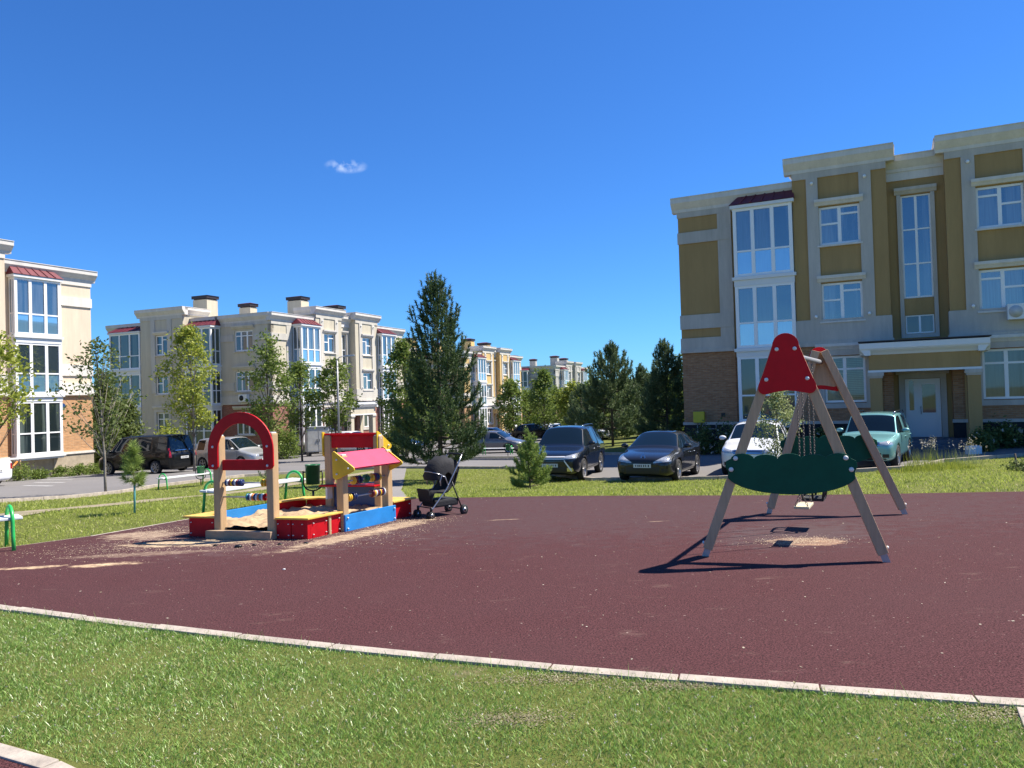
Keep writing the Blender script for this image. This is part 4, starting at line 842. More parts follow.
def car(kind, col, label, loc, head, group='cars parked round the yard', rails=False, chrome_style=None, detail=True):
    k = KIND[kind]; L, W, H = k['L'], k['W']/2, k['H']; gc = k['gc']; F = L/2
    def ring(x, w, zb, zh, zr, wr, hoodlike):
        zs = zb + (zh-zb)*.55
        if hoodlike: up = [(w*.95, zh-.07), (w*.84, zh-.012), (w*.48, zh+.012), (0, zh+.018)]
        else: up = [(w*.95, zh), (wr, zr-.065), (wr*.62, zr-.008), (0, zr)]
        pts = [(0, zb), (w*.80, zb), (w*.97, zb+.09), (w, zs), (w*.99, zh-.13)] + up
        return [(x, y, z) for y, z in pts]
    S = []
    def st(*a): S.append(ring(*a))
    nose, hood, belt = k['nose'], k['hood'], k['belt']; cx, cz = k['cowl']; fx, fz = k['rf']; rx, rz_ = k['rr']; tx, tz_ = k['tb']; rw = k['roofw']; fz = H-.03; rz_ = H-.035; mx = k['mid']
    st(F, W*.62, gc+.10, nose-.10, 0, 0, True); st(F-.05, W*.80, gc+.04, nose-.02, 0, 0, True); st(F-.22, W*.93, gc, nose+.06, 0, 0, True); st(F-.62, W*.985, gc, nose+(hood-nose)*.62+.02, 0, 0, True)
    st(cx+.10, W, gc, hood+.01, 0, 0, True); i_cowl = len(S)
    S.append([(cx-.02, y, z) for y, z in [(0, gc), (W*.80, gc), (W*.97, gc+.09), (W, gc+(belt-gc)*.55), (W*.99, belt-.13), (W*.95, belt-.01), (W*.86, cz-.04), (W*.5, cz), (0, cz+.01)]])
    st(fx, W, gc, belt, fz, rw, False); i_rf = len(S)-1
    for off in (.045, -.045): st(mx+off, W, gc, belt+.005, H, rw+.01, False)
    i_b = len(S)-1
    xq = rx + (.0 if kind == 'sedan' else .42 if kind not in ('van', 'mpv') else .75)
    if kind == 'sedan': st(rx+.25, W, gc, belt+.015, H-.012, rw, False); i_q = len(S)-1
    else:
        for off in (.045, -.045): st(xq+off, W, gc, belt+.015, H-.005, rw, False)
        i_q = len(S)-2
    st(rx, W*.985, gc, belt+.02, rz_, rw*.97, False); i_rr = len(S)-1
    tb_z = tz_
    S.append([(tx, y, z) for y, z in [(0, gc), (W*.80, gc), (W*.95, gc+.09), (W*.975, gc+(belt-gc)*.55), (W*.965, belt-.13), (W*.92, belt+.01), (W*.80, tb_z-.02), (W*.5, tb_z), (0, tb_z+.01)]]); i_tb = len(S)-1
    if k['deck']: st(k['deck'][0], W*.93, gc+.03, k['deck'][1], 0, 0, True); st(-F+.06, W*.84, gc+.08, k['deck'][1]-.06, 0, 0, True); st(-F, W*.7, gc+.14, k['deck'][1]-.16, 0, 0, True)
    else: st(-F+.10, W*.9, gc+.03, tb_z-.06, 0, 0, True); st(-F+.03, W*.84, gc+.07, tb_z-.14, 0, 0, True); st(-F, W*.72, gc+.13, tb_z-.26, 0, 0, True)
    b = bmesh.new(); nP = 9; idx = []
    for r in S:
        row = [b.verts.new(p) for p in r] + [None]*7
        for j in range(1, 8): row[nP-1+j] = b.verts.new((r[8-j][0], -r[8-j][1], r[8-j][2]))
        idx.append(row)
    n = 16
    for i in range(len(S)-1):
        for j in range(n):
            f = b.faces.new((idx[i][j], idx[i+1][j], idx[i+1][(j+1) % n], idx[i][(j+1) % n])); f.smooth = True; m = 0
            top = j in (6, 7, 8, 9); side = j in (5, 10)
            if top and i == i_rf-1: m = 1
            if top and i == i_tb-1: m = 2
            if side:
                s = 0 if j == 5 else 3
                if i_cowl <= i < i_rf or i_rf <= i < i_b-1: m = 3+s
                elif i_b <= i < i_q: m = 4+s
                elif kind != 'sedan' and i_q+1 <= i < i_rr: m = 5+s
            f.material_index = m
    b.faces.new(idx[0][::-1]).smooth = True; b.faces.new(idx[-1]).smooth = True
    cl = b.edges.layers.float.get('crease_edge') or b.edges.layers.float.new('crease_edge'); vi = {v: (i, j) for i, row in enumerate(idx) for j, v in enumerate(row)}; box = kind in ('van', 'mpv', 'pinin', 'suv')
    for e in b.edges:
        (i, j), (p, q) = vi[e.verts[0]], vi[e.verts[1]]; c = 0
        if j == q and i != p:
            if j in (6, 10) and min(i, p) >= i_cowl: c = .45 if box else .3
            elif j in (5, 11): c = .4 if min(i, p) >= i_cowl else .25
            elif j in (1, 2, 14, 15): c = .4
            elif j in (6, 10): c = .3
        if i == p:
            if i in (i_cowl, i_rf) and j in (5, 6, 7, 8, 9, 10, 11): c = .45
            if i in (i_rr, i_tb): c = .75 if kind in ('van', 'mpv') else .45
            if i in (i_tb, i_rr) and kind == 'sedan': c = .3
        e[cl] = c
    bmesh.ops.recalc_face_normals(b, faces=b.faces)
    me = bpy.data.meshes.new('body'); b.to_mesh(me); b.free()
    for mm in [col, 'car_glass', 'car_glass'] + ['car_glass']*6 + ['black_trim']: me.materials.append(M[mm])
    tmp = bpy.data.objects.new('tmp', me); C.objects.link(tmp)
    sub = tmp.modifiers.new('s', 'SUBSURF'); sub.levels = sub.render_levels = 2
    cut = []
    wx = (F-k['fo'], F-k['fo']-k['wb'])
    for x in wx:
        for s in (-1, 1):
            c = MB(); c.tube([(x, s*(W+.1), k['r']+.01), (x, s*(W-.30), k['r']+.01)], k['r']+.055, 28); c.sm = [False]*len(c.f); o = c.build('cut', 'black_trim'); cut.append(o)
            bo = tmp.modifiers.new('b', 'BOOLEAN'); bo.operation = 'DIFFERENCE'; bo.object = o; bo.solver = 'FAST' if False else 'EXACT'
    dg = bpy.context.evaluated_depsgraph_get(); nm = bpy.data.meshes.new_from_object(tmp.evaluated_get(dg)); 
    for o in cut + [tmp]: bpy.data.objects.remove(o)
    b = bmesh.new(); b.from_mesh(nm)
    for f in b.faces:
        c = f.calc_center_median()
        for x in wx:
            if abs(c.y) < W-.02 and math.hypot(c.x-x, c.z-k['r']-.01) < k['r']+.057 and abs(c.y) > W-.32 and (abs(abs(c.y)-(W-.30)) < .01 or abs(f.normal.y) < .3): f.material_index = 9; f.smooth = False
    for mi in range(1, 9):
        fs = [f for f in b.faces if f.material_index == mi]
        if not fs: continue
        r = bmesh.ops.inset_region(b, faces=fs, thickness=.028 if mi < 3 else .022, depth=-.004, use_even_offset=True)
        for f in r['faces']: f.material_index = 9
    bv = BVHTree.FromBMesh(b)
    root = thing('parked_car', label, 'car' if kind != 'van' else 'van', loc, math.atan2(head[1], head[0]), group)
    parts = {1: 'windshield', 2: 'rear_window'}
    for mi in range(1, 9):
        fs = [f for f in b.faces if f.material_index == mi]
        if not fs: continue
        g = bmesh.new(); mp = {}
        for f in fs:
            vv = []
            for v in f.verts:
                if v not in mp: mp[v] = g.verts.new(v.co)
                vv.append(mp[v])
            g.faces.new(vv).smooth = True
        gm = bpy.data.meshes.new('w'); g.to_mesh(gm); g.free(); gm.materials.append(M['car_glass']); o = bpy.data.objects.new(parts.get(mi, 'window'), gm); C.objects.link(o); o.parent = root
        bmesh.ops.delete(b, geom=fs, context='FACES')
    b.to_mesh(nm); b.free(); nm.materials.clear()
    for mm in [col]+['black_trim']*9: nm.materials.append(M[mm])
    bo = bpy.data.objects.new('body', nm); C.objects.link(bo); bo.parent = root
    # wheels
    rr = k['r']
    for x in wx:
        for s in (-1, 1):
            y = s*(W-.115); pr = [(rr-.085, -.09), (rr-.02, -.105), (rr, -.085), (rr, .085), (rr-.02, .105), (rr-.085, .09)]; nn = 30; m = MB()
            vs = [(x+q*math.cos(2*math.pi*j/nn), y+s*d, rr+q*math.sin(2*math.pi*j/nn)) for q, d in pr for j in range(nn)]
            m.add(vs, [(i*nn+j, i*nn+(j+1) % nn, (i+1)*nn+(j+1) % nn, (i+1)*nn+j) for i in range(len(pr)-1) for j in range(nn)], 0, True); wo = m.build('wheel', 'tyre', root)
            m = MB(); ri = rr-.085
            vs = [(x+q*math.cos(2*math.pi*j/nn), y+s*d, rr+q*math.sin(2*math.pi*j/nn)) for q, d in ((ri+.002, .088), (ri-.025, .085), (ri-.03, .03)) for j in range(nn)]
            m.add(vs, [(i*nn+j, i*nn+(j+1) % nn, (i+1)*nn+(j+1) % nn, (i+1)*nn+j) for i in range(2) for j in range(nn)], 0, True)
            m.add([vs[2*nn+j] for j in range(nn)], [tuple(range(nn))], 1); m.tube([(x, y+s*.03, rr), (x, y+s*.075, rr)], .05, 12)
            for q in range(5 if kind != 'van' else 7):
                a = 2*math.pi*q/(5 if kind != 'van' else 7)+.3
                for da in (-.13, .13): m.beam((x+.04*math.cos(a), y+s*.06, rr+.04*math.sin(a)), (x+(ri-.02)*math.cos(a+da), y+s*.072, rr+(ri-.02)*math.sin(a+da)), .02, .028, 0, (0, 1, 0))
            m.build('rim', ['rim', 'black_trim'], wo)
    def patch(name, mt, face, fn, nu, nv, off=.006, par=None, mi=None):
        """a grid of (a,b) points projected on the body: 'f' front, 'r' rear, 'l'/'x' sides"""
        V = []
        for j in range(nv+1):
            for i in range(nu+1):
                a, z = fn(i/nu, j/nv)
                if face == 'f': o, d = Vector((6, a, z)), Vector((-1, 0, 0))
                elif face == 'r': o, d = Vector((-6, a, z)), Vector((1, 0, 0))
                elif face == 'l': o, d = Vector((a, 6, z)), Vector((0, -1, 0))
                else: o, d = Vector((a, -6, z)), Vector((0, 1, 0))
                h = bv.ray_cast(o, d)
                V.append(h[0] + d*-off if h[0] else None)
        m = MB(); ok = [v is not None for v in V]; Vv = [v or Vector((0, 0, 0)) for v in V]
        fs = [(j*(nu+1)+i, j*(nu+1)+i+1, (j+1)*(nu+1)+i+1, (j+1)*(nu+1)+i) for j in range(nv) for i in range(nu)]; fs = [f for f in fs if all(ok[q] for q in f) and max((Vv[f[a]]-Vv[f[b]]).length for a in range(4) for b in range(4)) < .5]
        if fs: m.add(Vv, fs, 0, True); return m.build(name, mt, par or root)
    def quad(a0, a1, z0, z1, s0=0, s1=0): return lambda u, v: (a0+(a1-a0)*u, (z0+s0*u)+((z1+s1*u)-(z0+s0*u))*v)
    big = kind in ('suv', 'cross', 'pinin')
    for s in (-1, 1):
        y0, y1 = s*W*.50, s*W*.93
        patch('headlight', 'head_lens', 'f', (lambda u, v: (y0+(y1-y0)*u, nose-.11+.03*u + (.09+.06*u)*v)) if kind != 'sedan' else (lambda u, v: (y0*.72+(y1-y0*.72)*u, nose-.13+.05*u + (.03+.25*u-.05*u*u)*v)), 12, 6, .006)
        patch('taillight', 'tail_lens', 'r', quad(s*W*.70, s*W*.93, belt-.26, belt-.02) if kind != 'van' else quad(s*W*.84, s*W*.955, .82, 1.28), 6, 6)
        fc = 'l' if s > 0 else 'x'
        if detail:
            def seam(x, z0, z1, dx=0): patch('door_seam', 'black_trim', fc, lambda u, v: (x-.006+.012*u+dx*v, z0+(z1-z0)*v), 1, 10, .0025)
            seam(mx, gc+.12, belt-.02); seam(cx-.14, gc+.14, belt-.04, .03); seam(xq-.02 if kind != 'sedan' else rx+.18, gc+.38, belt-.02)
            patch('door_seam', 'black_trim', fc, quad(F-k['fo']-rr-.1, F-k['fo']-k['wb']+rr+.1, gc+.13, gc+.145), 12, 1, .0025)
            for hx in (mx+.16, (xq if kind != 'sedan' else rx+.2)+.1):
                h = MB(); p = bv.ray_cast(Vector((hx, s*6, belt-.13)), Vector((0, -s, 0)))[0]
                if p: h.tube([p+Vector((-.09, 0, 0)), p+Vector((-.07, s*.025, 0)), p+Vector((.07, s*.025, 0)), p+Vector((.09, 0, 0))], .014, 6); h.build('door_handle', 'chrome' if kind in ('sedan', 'suv') else col, root)
            mm = MB(); mm.ell((cx-.34, s*(W+.09), belt+.09), .07, .12, .075, 10, 7); mm.build('mirror', col, root); mm = MB(); mm.beam((cx-.32, s*(W*.93), belt+.03), (cx-.32, s*(W+.05), belt+.05), .04, .04); mm.build('mirror_arm', 'black_trim', root)
            patch('fog_lamp', 'chrome' if chrome_style else 'black_trim', 'f', quad(s*W*.60, s*W*.80, gc+.13, gc+.24), 4, 3)
            if kind == 'suv':
                patch('chrome_blade', 'blade', 'f', lambda u, v: (s*(W*.50+.13*W*u*2 + .0), nose-.17-.36*u+.05*v*(1+u)), 8, 2, .012)
                patch('side_trim', 'rim', fc, quad(F-k['fo']-rr-.1, F-k['fo']-k['wb']+rr+.1, gc+.06, gc+.13), 12, 2, .012)
        if rails: r_ = MB(); r_.tube([(fx-.1, s*rw*.93, H-.04), (fx-.2, s*rw*.93, H+.02), (rx+.2, s*rw*.93, H+.02), (rx+.05, s*rw*.93, H-.05)], .018, 6); r_.build('roof_rail', 'chrome', root)
    if detail:
        patch('grille', 'black_trim', 'f', quad(-W*.48, W*.48, nose-.13, nose-.06 if kind == 'sedan' else nose-.0), 12, 4, .004)
        patch('lower_grille', 'black_trim', 'f', quad(-W*.56, W*.56, gc+.10, gc+.30 if not big else gc+.27), 12, 4, .004)
        if kind in ('suv', 'pinin', 'cross', 'van'):
            for zz in (.02, .085): patch('grille_bar', 'chrome' if kind != 'suv' else 'blade', 'f', quad(-W*.52, W*.52, nose-.13+zz, nose-.095+zz), 12, 1, .010)
        if kind in ('cross', 'pinin'): patch('bumper_skirt', 'black_trim' if kind != 'suv' else 'black_trim', 'f', quad(-W*.9, W*.9, gc+.03, gc+.11), 16, 2, .005)
        if kind == 'sedan':
            e = MB(); zz = nose+.035; p = bv.ray_cast(Vector((6, 0, zz)), Vector((-1, 0, 0)))[0]
            if p:
                for a, c_ in (((0, .10), (.065, 0)), ((.065, 0), (0, -.10)), ((0, -.10), (-.065, 0)), ((-.065, 0), (0, .10))): e.beam((p.x+.02-a[1]*.5, a[0], zz+a[1]), (p.x+.02-c_[1]*.5, c_[0], zz+c_[1]), .026, .03, 0, (1, 0, 0))
                e.build('emblem', 'chrome', root)
        if kind in ('van',):
            e = MB(); p = bv.ray_cast(Vector((-6, 0, 1.08)), Vector((1, 0, 0)))[0]
            if p: e.tube([p+Vector((-.012, .06*math.cos(a), .06*math.sin(a))) for a in [2*math.pi*q/14 for q in range(14)]], .008, 5, closed=True); e.build('emblem', 'chrome', root)
            patch('trim_bar', 'chrome', 'r', quad(-.5, .5, 1.14, 1.17), 6, 1, .012)
        pz = nose-.21 if kind == 'sedan' else nose-.30
        for face, z in (('f', pz), ('r', belt-.30 if kind != 'van' else .78)):
            sg = 1 if face == 'f' else -1; p = bv.ray_cast(Vector((sg*6, 0, z)), Vector((-sg, 0, 0)))[0]
            if p:
                m = MB(); m.box(p.x-.0+sg*.006, p.x+sg*.02, -.26, .26, z-.056, z+.056)
                for yy, ww in ((-.19, .03), (-.12, .035), (-.07, .03), (-.02, .03), (.05, .035), (.11, .03), (.19, .04)): m.box(p.x+sg*.018, p.x+sg*.023, yy-ww/2, yy+ww/2, z-.03, z+.032, 1)
                pl = m.build('number_plate', ['plate', 'plate_ink'], root)
    return root
def heading(x, y): v = Vector((x, y, 0)).normalized(); return (v.x, v.y)
def pc(kind, col, label, front, head, **k):
    """front = ground point under the middle of the nose"""
    h = heading(*head); L = KIND[kind]['L']/2; x = front[0]-h[0]*L; y = front[1]-h[1]*L
    # sit on the ground along the heading
    z0 = terr(x, y)+.02; c = car(kind, col, label, (x, y, z0), h, **k)
    wb = KIND[kind]['wb']/2; zf = terr(x+h[0]*wb, y+h[1]*wb); zr = terr(x-h[0]*wb, y-h[1]*wb); c.rotation_euler = (0, -math.atan2(zf-zr, 2*wb), math.atan2(h[1], h[0])); c.location.z = (zf+zr)/2+.022
    return c
paint('paint_navy', (.004, .006, .012), 0); paint('paint_graphite', (.010, .011, .013), .1); paint('paint_white', (.68, .69, .70), 0); paint('paint_teal', (.17, .38, .38), .35); paint('paint_black', (.004, .0045, .005), 0)
paint('paint_silver', (.42, .42, .41), .5); paint('paint_grey', (.13, .13, .14), .5); paint('paint_blue', (.02, .06, .16), .3); paint('paint_dark_red', (.03, .008, .01), .2)
for _n in ('paint_black',): M[_n].node_tree.nodes['Principled BSDF'].inputs['Coat Weight'].default_value = .5
pc('suv', 'paint_navy', 'dark navy off-roader with chrome front blades parked behind the small pine', (1.12, 24.4), (-.31, -.95), rails=True, chrome_style=1)
pc('sedan', 'paint_graphite', 'dark graphite saloon with pale headlights parked right of the navy car', (3.72, 22.5), (-.42, -.91))
pc('cross', 'paint_white', 'white crossover half hidden behind the left swing leg', (6.95, 22.9), (-.42, -.91))
pc('pinin', 'paint_teal', 'pale teal off-roader parked before the entrance porch', (10.5, 23.2), (-.56, -.83), rails=True)
v = pc('van', 'paint_black', 'black passenger van parked beside the cream block', (-21.65, 41.35), (-.93, .36))
pc('mpv', 'paint_silver', 'silver minivan seen through the red arch', (-13.5, 41.9), (.906, -.42))
pc('sedan', 'paint_white', 'white car cut off by the left edge of the picture', (-25.7, 33.0), (-.96, .28))
pc('mpv', 'paint_white', 'white van partly hidden by the play house roof', (-10.6, 59.8), (.92, -.39))
pc('hatch', 'paint_blue', 'dark blue car just right of the yellow gable', (-7.0, 58.0), (.92, -.39))
pc('hatch', 'paint_grey', 'grey hatchback parked right of the tall pine', (.75, 50.8), (.93, -.36))
pc('cross', 'paint_black', 'black car far behind the grey hatchback', (4.2, 73.5), (.92, -.39))
pc('hatch', 'paint_blue', 'blue car far beyond the grey hatchback roof', (-.1, 74.5), (.92, -.39))
pc('sedan', 'paint_white', 'white car glimpsed right above the navy off-roader roof', (6.6, 78), (.92, -.39))
pc('hatch', 'paint_silver', 'silver car glimpsed above the navy off-roader bonnet', (2.9, 84), (-.5, -.85))
pc('hatch', 'paint_white', 'white car showing between the navy off-roader and the dark pines', (7.9, 62), (.95, -.3))
# ---------------------------------------------------------------- vegetation
def unit(n): v = rng.normal(size=(n, 3)); return v/np.linalg.norm(v, axis=1, keepdims=True)
def leaves(cent, size, n, spread, flat=.0):
    """n diamond leaves round every centre -> (k*4,3)"""
    c = np.repeat(cent, n, 0); k = len(c); c = c + rng.normal(size=(k, 3))*spread
    a = unit(k); a[:, 2] = a[:, 2]*.7 - .25; a /= np.linalg.norm(a, axis=1, keepdims=True)
    b = np.cross(a, unit(k)); b /= np.linalg.norm(b, axis=1, keepdims=True); s = size*rng.uniform(.6, 1.25, (k, 1))
    return np.stack([c-a*s, c+b*s*.5, c+a*s, c-b*s*.5], 1).reshape(-1, 3)
def tree(name, label, loc, h, z0, r, mt, clumps=60, per=34, size=.075, spread=.16, lean=(0, 0), trunk=.045, group=None, cat='tree', bark='bark', shape=.55, asym=(0, 0)):
    t = thing(name, label, cat, loc, 0, group); L = Vector((lean[0], lean[1], 0))
    m = MB(); N = 8; pts = [Vector((L.x*(i/N)**1.5 + rng.normal()*.02*(i > 0), L.y*(i/N)**1.5 + rng.normal()*.02*(i > 0), h*.93*i/N)) for i in range(N+1)]
    m.tube(pts, [trunk*(1-.8*i/N) for i in range(N+1)], 7)
    C_ = []
    for i in range(clumps):
        u = rng.uniform(); z = z0 + (h-z0)*u**.9; w = (math.sin(math.pi*min(1, (u*.86+.10)))**.8) * r * (1 if u < shape else 1-(u-shape)/(1-shape)*.45)
        a = rng.uniform(0, 6.283); q = w*math.sqrt(rng.uniform(.08, 1.0)); k = z/h; base = L*k**1.5
        p = np.array([base.x + q*math.cos(a) + asym[0]*w, base.y + q*math.sin(a) + asym[1]*w, z]); C_.append(p)
        zs = max(z0*.75, z - q*.9 - .2); s = pts[min(N, int(zs/h*N))]
        if i % 2 == 0: m.tube([s, lerp(s, p, .55)+Vector((0, 0, -.05)), p], [trunk*.38*(1-.6*k), trunk*.22, .006], 5)
    m.build('trunk', bark, t); C_ = np.array(C_)
    fastmesh('crown', leaves(C_, size, per, np.array([spread, spread, spread*.8])), 4, mt, t); return t
def needles(segs, ln, wd, per_m, ang=.75):
    """needle triangles along shoots: segs = (k,2,3), per_m needles per metre of shoot"""
    L = np.linalg.norm(segs[:, 1]-segs[:, 0], axis=1); s = np.repeat(segs, np.maximum(4, (L*per_m).astype(int)), 0); k = len(s); t = rng.uniform(0.0, 1, (k, 1)); p = s[:, 0]*(1-t) + s[:, 1]*t; d = s[:, 1]-s[:, 0]; d /= np.linalg.norm(d, axis=1, keepdims=True)
    n = d*.8 + unit(k)*ang; n /= np.linalg.norm(n, axis=1, keepdims=True); sd = np.cross(n, unit(k)); sd /= np.linalg.norm(sd, axis=1, keepdims=True); l = ln*rng.uniform(.7, 1.2, (k, 1))
    return np.stack([p-sd*wd, p+sd*wd, p+n*l], 1).reshape(-1, 3)
def pine(label, loc, h, r, mt='needle', whorls=12, nb=5, per=110, ln=.11, wd=.012, z0=.35, trunk=.09, shoots=7, group=None, leader=.55, droop=.0):
    t = thing('pine_tree', label, 'pine tree', loc, rng.uniform(0, 6), group)
    m = MB(); m.tube([(0, 0, -.05), (rng.normal()*.03, rng.normal()*.03, h*.5), (0, 0, h-.15)], [trunk, trunk*.6, .012], 8); S = []; V3 = lambda *a: np.array(a, float)
    for i in range(whorls):
        f = i/(whorls-1); z = z0 + (h-leader-z0)*f**.92; R0 = r*((1-f)**.85*.90+.08)*(1 if f > .12 else .85)
        for j in range(nb):
            if rng.uniform() < .06: continue
            a = 6.283*(j/nb) + i*1.3 + rng.normal()*.25; R = R0*rng.uniform(.62, 1.15); rise = R*(.22 + .75*f) + leader*.75*(.35+.65*f)*rng.uniform(.7, 1.15)
            zz = z+rng.normal()*.08; d = V3(math.cos(a), math.sin(a), 0); side = V3(-d[1], d[0], 0)*rng.uniform(-.15, .15); P = []
            for q in range(8): w = q/7; P.append(V3(0, 0, zz) + d*R*(1-(1-w)**1.35) + side*R*w*w + V3(0, 0, rise*w**2.1 - droop*R*w*(1-w)))
            m.tube(P, [trunk*.24*(1-w/8)*(1.05-f) + .004 for w in range(8)], 5)
            for k in range(3 if R > .5 else 1, 7): S.append((P[k], P[k+1]))
            ns = max(2, int(shoots*(R/r)+1))
            for q in range(ns):
                w = .30 + .62*(q+rng.uniform(0, .8))/ns; k = min(6, int(w*7)); b = P[k]*(1-(w*7-k)) + P[k+1]*(w*7-k)
                sd = np.array([-d[1], d[0], 0])*(1 if q % 2 else -1); ll = (.22*leader/.55 + .28*R*(1.05-w))*rng.uniform(.7, 1.25)
                c1 = b + (d*.45 + sd*rng.uniform(.5, 1.0) + V3(0, 0, .15))*ll*.6; c2 = c1 + (d*.25 + sd*.15 + V3(0, 0, .9+.4*f))*ll*.6
                S += [(b, c1), (c1, c2)]
                if ll > .38: c3 = c1 + (d*.7 + sd*-.2 + V3(0, 0, .55))*ll*.45; S.append((c1, c3))
    S.append((V3(0, 0, h-leader*1.6), V3(0, 0, h)))
    m.build('trunk', 'bark', t); fastmesh('crown', needles(np.array(S), ln, wd, per), 3, mt, t); return t
def at(X, Y): return (X, Y, terr(X, Y)-.02)
GP = 'young pines beyond the parking'; GS = 'young street trees on the lawn and roadside'
M['needle_deep'] = leafmat('needle_deep', (.045, .085, .03), (.13, .185, .07), .2)
pine('tall dense young pine rising behind the stroller', at(-2.55, 26.7), 7.35, 1.8, 'needle_deep', whorls=15, nb=7, per=135, ln=.13, wd=.014, z0=.7, trunk=.10, shoots=11, leader=.85, droop=.25)
pine('broad dark pine standing between the navy and graphite cars', at(6.3, 49), 6.5, 2.75, whorls=15, nb=7, per=90, ln=.18, wd=.024, z0=.7, shoots=11, leader=.7, droop=.25)
pine('narrower pine directly right of the broad dark pine', at(9.0, 54), 5.4, 1.9, whorls=12, nb=6, per=85, ln=.18, wd=.026, z0=.5, shoots=9, leader=.7, droop=.2)
pine('slender pine at the left corner of the ochre block', at(8.9, 44.5), 6.1, 1.9, whorls=15, nb=7, per=90, ln=.17, wd=.021, z0=.5, shoots=9, leader=.75, droop=.2)
pine('dark pine showing low beside the broad one to its left', at(5.0, 56), 4.4, 1.8, whorls=9, nb=6, per=85, ln=.18, wd=.024, z0=.3, shoots=8, leader=.6)
pine('small bushy pine in the grass before the navy off-roader', at(.36, 18.2), 1.2, .58, 'needle_light', whorls=8, nb=8, per=300, ln=.08, wd=.007, z0=.10, trunk=.022, shoots=6, leader=.24)
pine('tiny light green pine tied to a teal stake', at(-6.62, 13.4), 1.12, .22, 'needle_light', whorls=5, nb=5, per=420, ln=.12, wd=.005, z0=.55, trunk=.014, shoots=2, leader=.18)
pine('thin pine seedling seen through the red arch', at(-5.55, 17.6), .82, .36, 'needle', whorls=4, nb=5, per=170, ln=.06, wd=.005, z0=.25, trunk=.012, shoots=3, leader=.2)
m = MB(); m.tube([(0, 0, -.05), (.01, 0, .55)], .018, 6); tag(m.build('stake', 'stake', None, loc=(-6.60, 13.37, 0)), 'teal stake beside the tiny light green pine', 'stake')
tree('sapling', 'sparse thin-trunked sapling with olive leaves before the cream block', at(-13.05, 24.6), 4.9, 1.7, 1.35, 'leaf_dark', 70, 20, .07, .15, (-.25, .1), .045, GS, bark='bark_pale')
tree('sapling', 'leafy tree crown cut off by the left edge', at(-16.6, 24.5), 5.3, 2.2, 1.35, 'leaf_bright', 70, 40, .08, .18, (0, 0), .05, GS)
tree('sapling', 'bright yellow-green young tree above the silver minivan', at(-16.6, 40.0), 7.5, 2.4, 1.5, 'leaf_bright', 84, 50, .10, .20, (-.1, 0), .07, GS, bark='bark_pale')
tree('sapling', 'green young tree at the corner of the beige block', at(-14.3, 45.0), 7.6, 1.9, 1.35, 'leaf', 76, 40, .11, .22, (0, 0), .07, GS)
tree('sapling', 'young tree directly left of the street lamp', at(-13.6, 49.5), 6.3, 2.3, 1.35, 'leaf', 70, 40, .11, .22, (0, 0), .07, GS)
tree('sapling', 'young tree wrapped round the street lamp', at(-11.3, 49.0), 6.4, 2.2, 1.45, 'leaf', 76, 42, .11, .22, (0, 0), .07, GS)
tree('sapling', 'leafy tree between the beige block and the tall pine', at(-7.0, 50), 7.4, 1.2, 1.9, 'leaf', 130, 50, .12, .25, (0, 0), .07, GS)
tree('sapling', 'young tree before the yellow block, first right of the tall pine', at(-.15, 70), 5.6, 1.3, 1.35, 'leaf', 70, 40, .15, .28, (0, 0), .07, GS)
tree('sapling', 'taller young tree before the grey cream block', at(3.0, 74), 6.5, 1.5, 1.5, 'leaf', 76, 40, .15, .28, (0, 0), .07, GS)
tree('sapling', 'lighter young tree right of the taller one before the grey cream block', at(5.5, 72), 5.2, 1.2, 1.3, 'leaf_bright', 70, 40, .15, .28, (0, 0), .07, GS)
tree('sapling', 'slim young tree between the two block-side trees and pines', at(4.6, 82), 5.0, 1.2, 1.1, 'leaf', 50, 46, .15, .28, (0, 0), .07, GS)
tree('sapling', 'pale-leaved sapling growing behind the swing', at(7.0, 20.6), 2.35, .55, .62, 'leaf_pale', 85, 34, .042, .10, (.05, 0), .018, GS, shape=.6)
def bush(label, loc, r, h, mt, n=26, per=50, size=.06, name='shrub', cat='shrub', group='low shrubs and weeds', flowers=0, up=1.0):
    t = thing(name, label, cat, loc, 0, group); c = unit(n); c[:, 2] = np.abs(c[:, 2]); c = c*np.array([r, r, h])*rng.uniform(.35, .85, (n, 1)) + np.array([0, 0, h*.12])
    m = MB()
    for p in c[::2]: m.tube([(0, 0, -.05), tuple(p)], [.012, .004], 5)
    m.build('stem', 'bark', t); fastmesh('foliage', leaves(c, size, per, np.array([r*.16, r*.16, h*.14])), 4, mt, t)
    if flowers: q = unit(flowers); q[:, 2] = np.abs(q[:, 2]); fastmesh('flowers', leaves(q*np.array([r, r, h])*.95, .05, 5, .03), 4, 'flower', t)['kind'] = 'stuff'
    return t
def tuft(label, loc, r, h, mt, n=260, wd=.012, name='weed_clump', cat='weeds', group='low shrubs and weeds', heads=0):
    t = thing(name, label, cat, loc, 0, group); a = rng.uniform(0, 6.283, n); q = r*np.sqrt(rng.uniform(0, 1, n)); b = np.stack([q*np.cos(a), q*np.sin(a), np.zeros(n)-.02], 1)
    hh = h*rng.uniform(.45, 1.1, n)*(1-.4*(q/r)); tip = b + np.stack([rng.normal(0, .22, n)*hh, rng.normal(0, .22, n)*hh, hh], 1); s = np.stack([np.cos(a*7), np.sin(a*7), np.zeros(n)], 1)*wd
    fastmesh('blades', np.stack([b-s, b+s, tip], 1).reshape(-1, 3), 3, mt, t)['kind'] = 'stuff'
    if heads: k = tip[np.argsort(-tip[:, 2])[:heads]]; fastmesh('seed_heads', leaves(k, .022, 7, np.array([.02, .02, .06])), 4, 'flower', t)['kind'] = 'stuff'
    return t
RBo = Vector((7.68, 34.05, 0)); ra = R(-26.5)
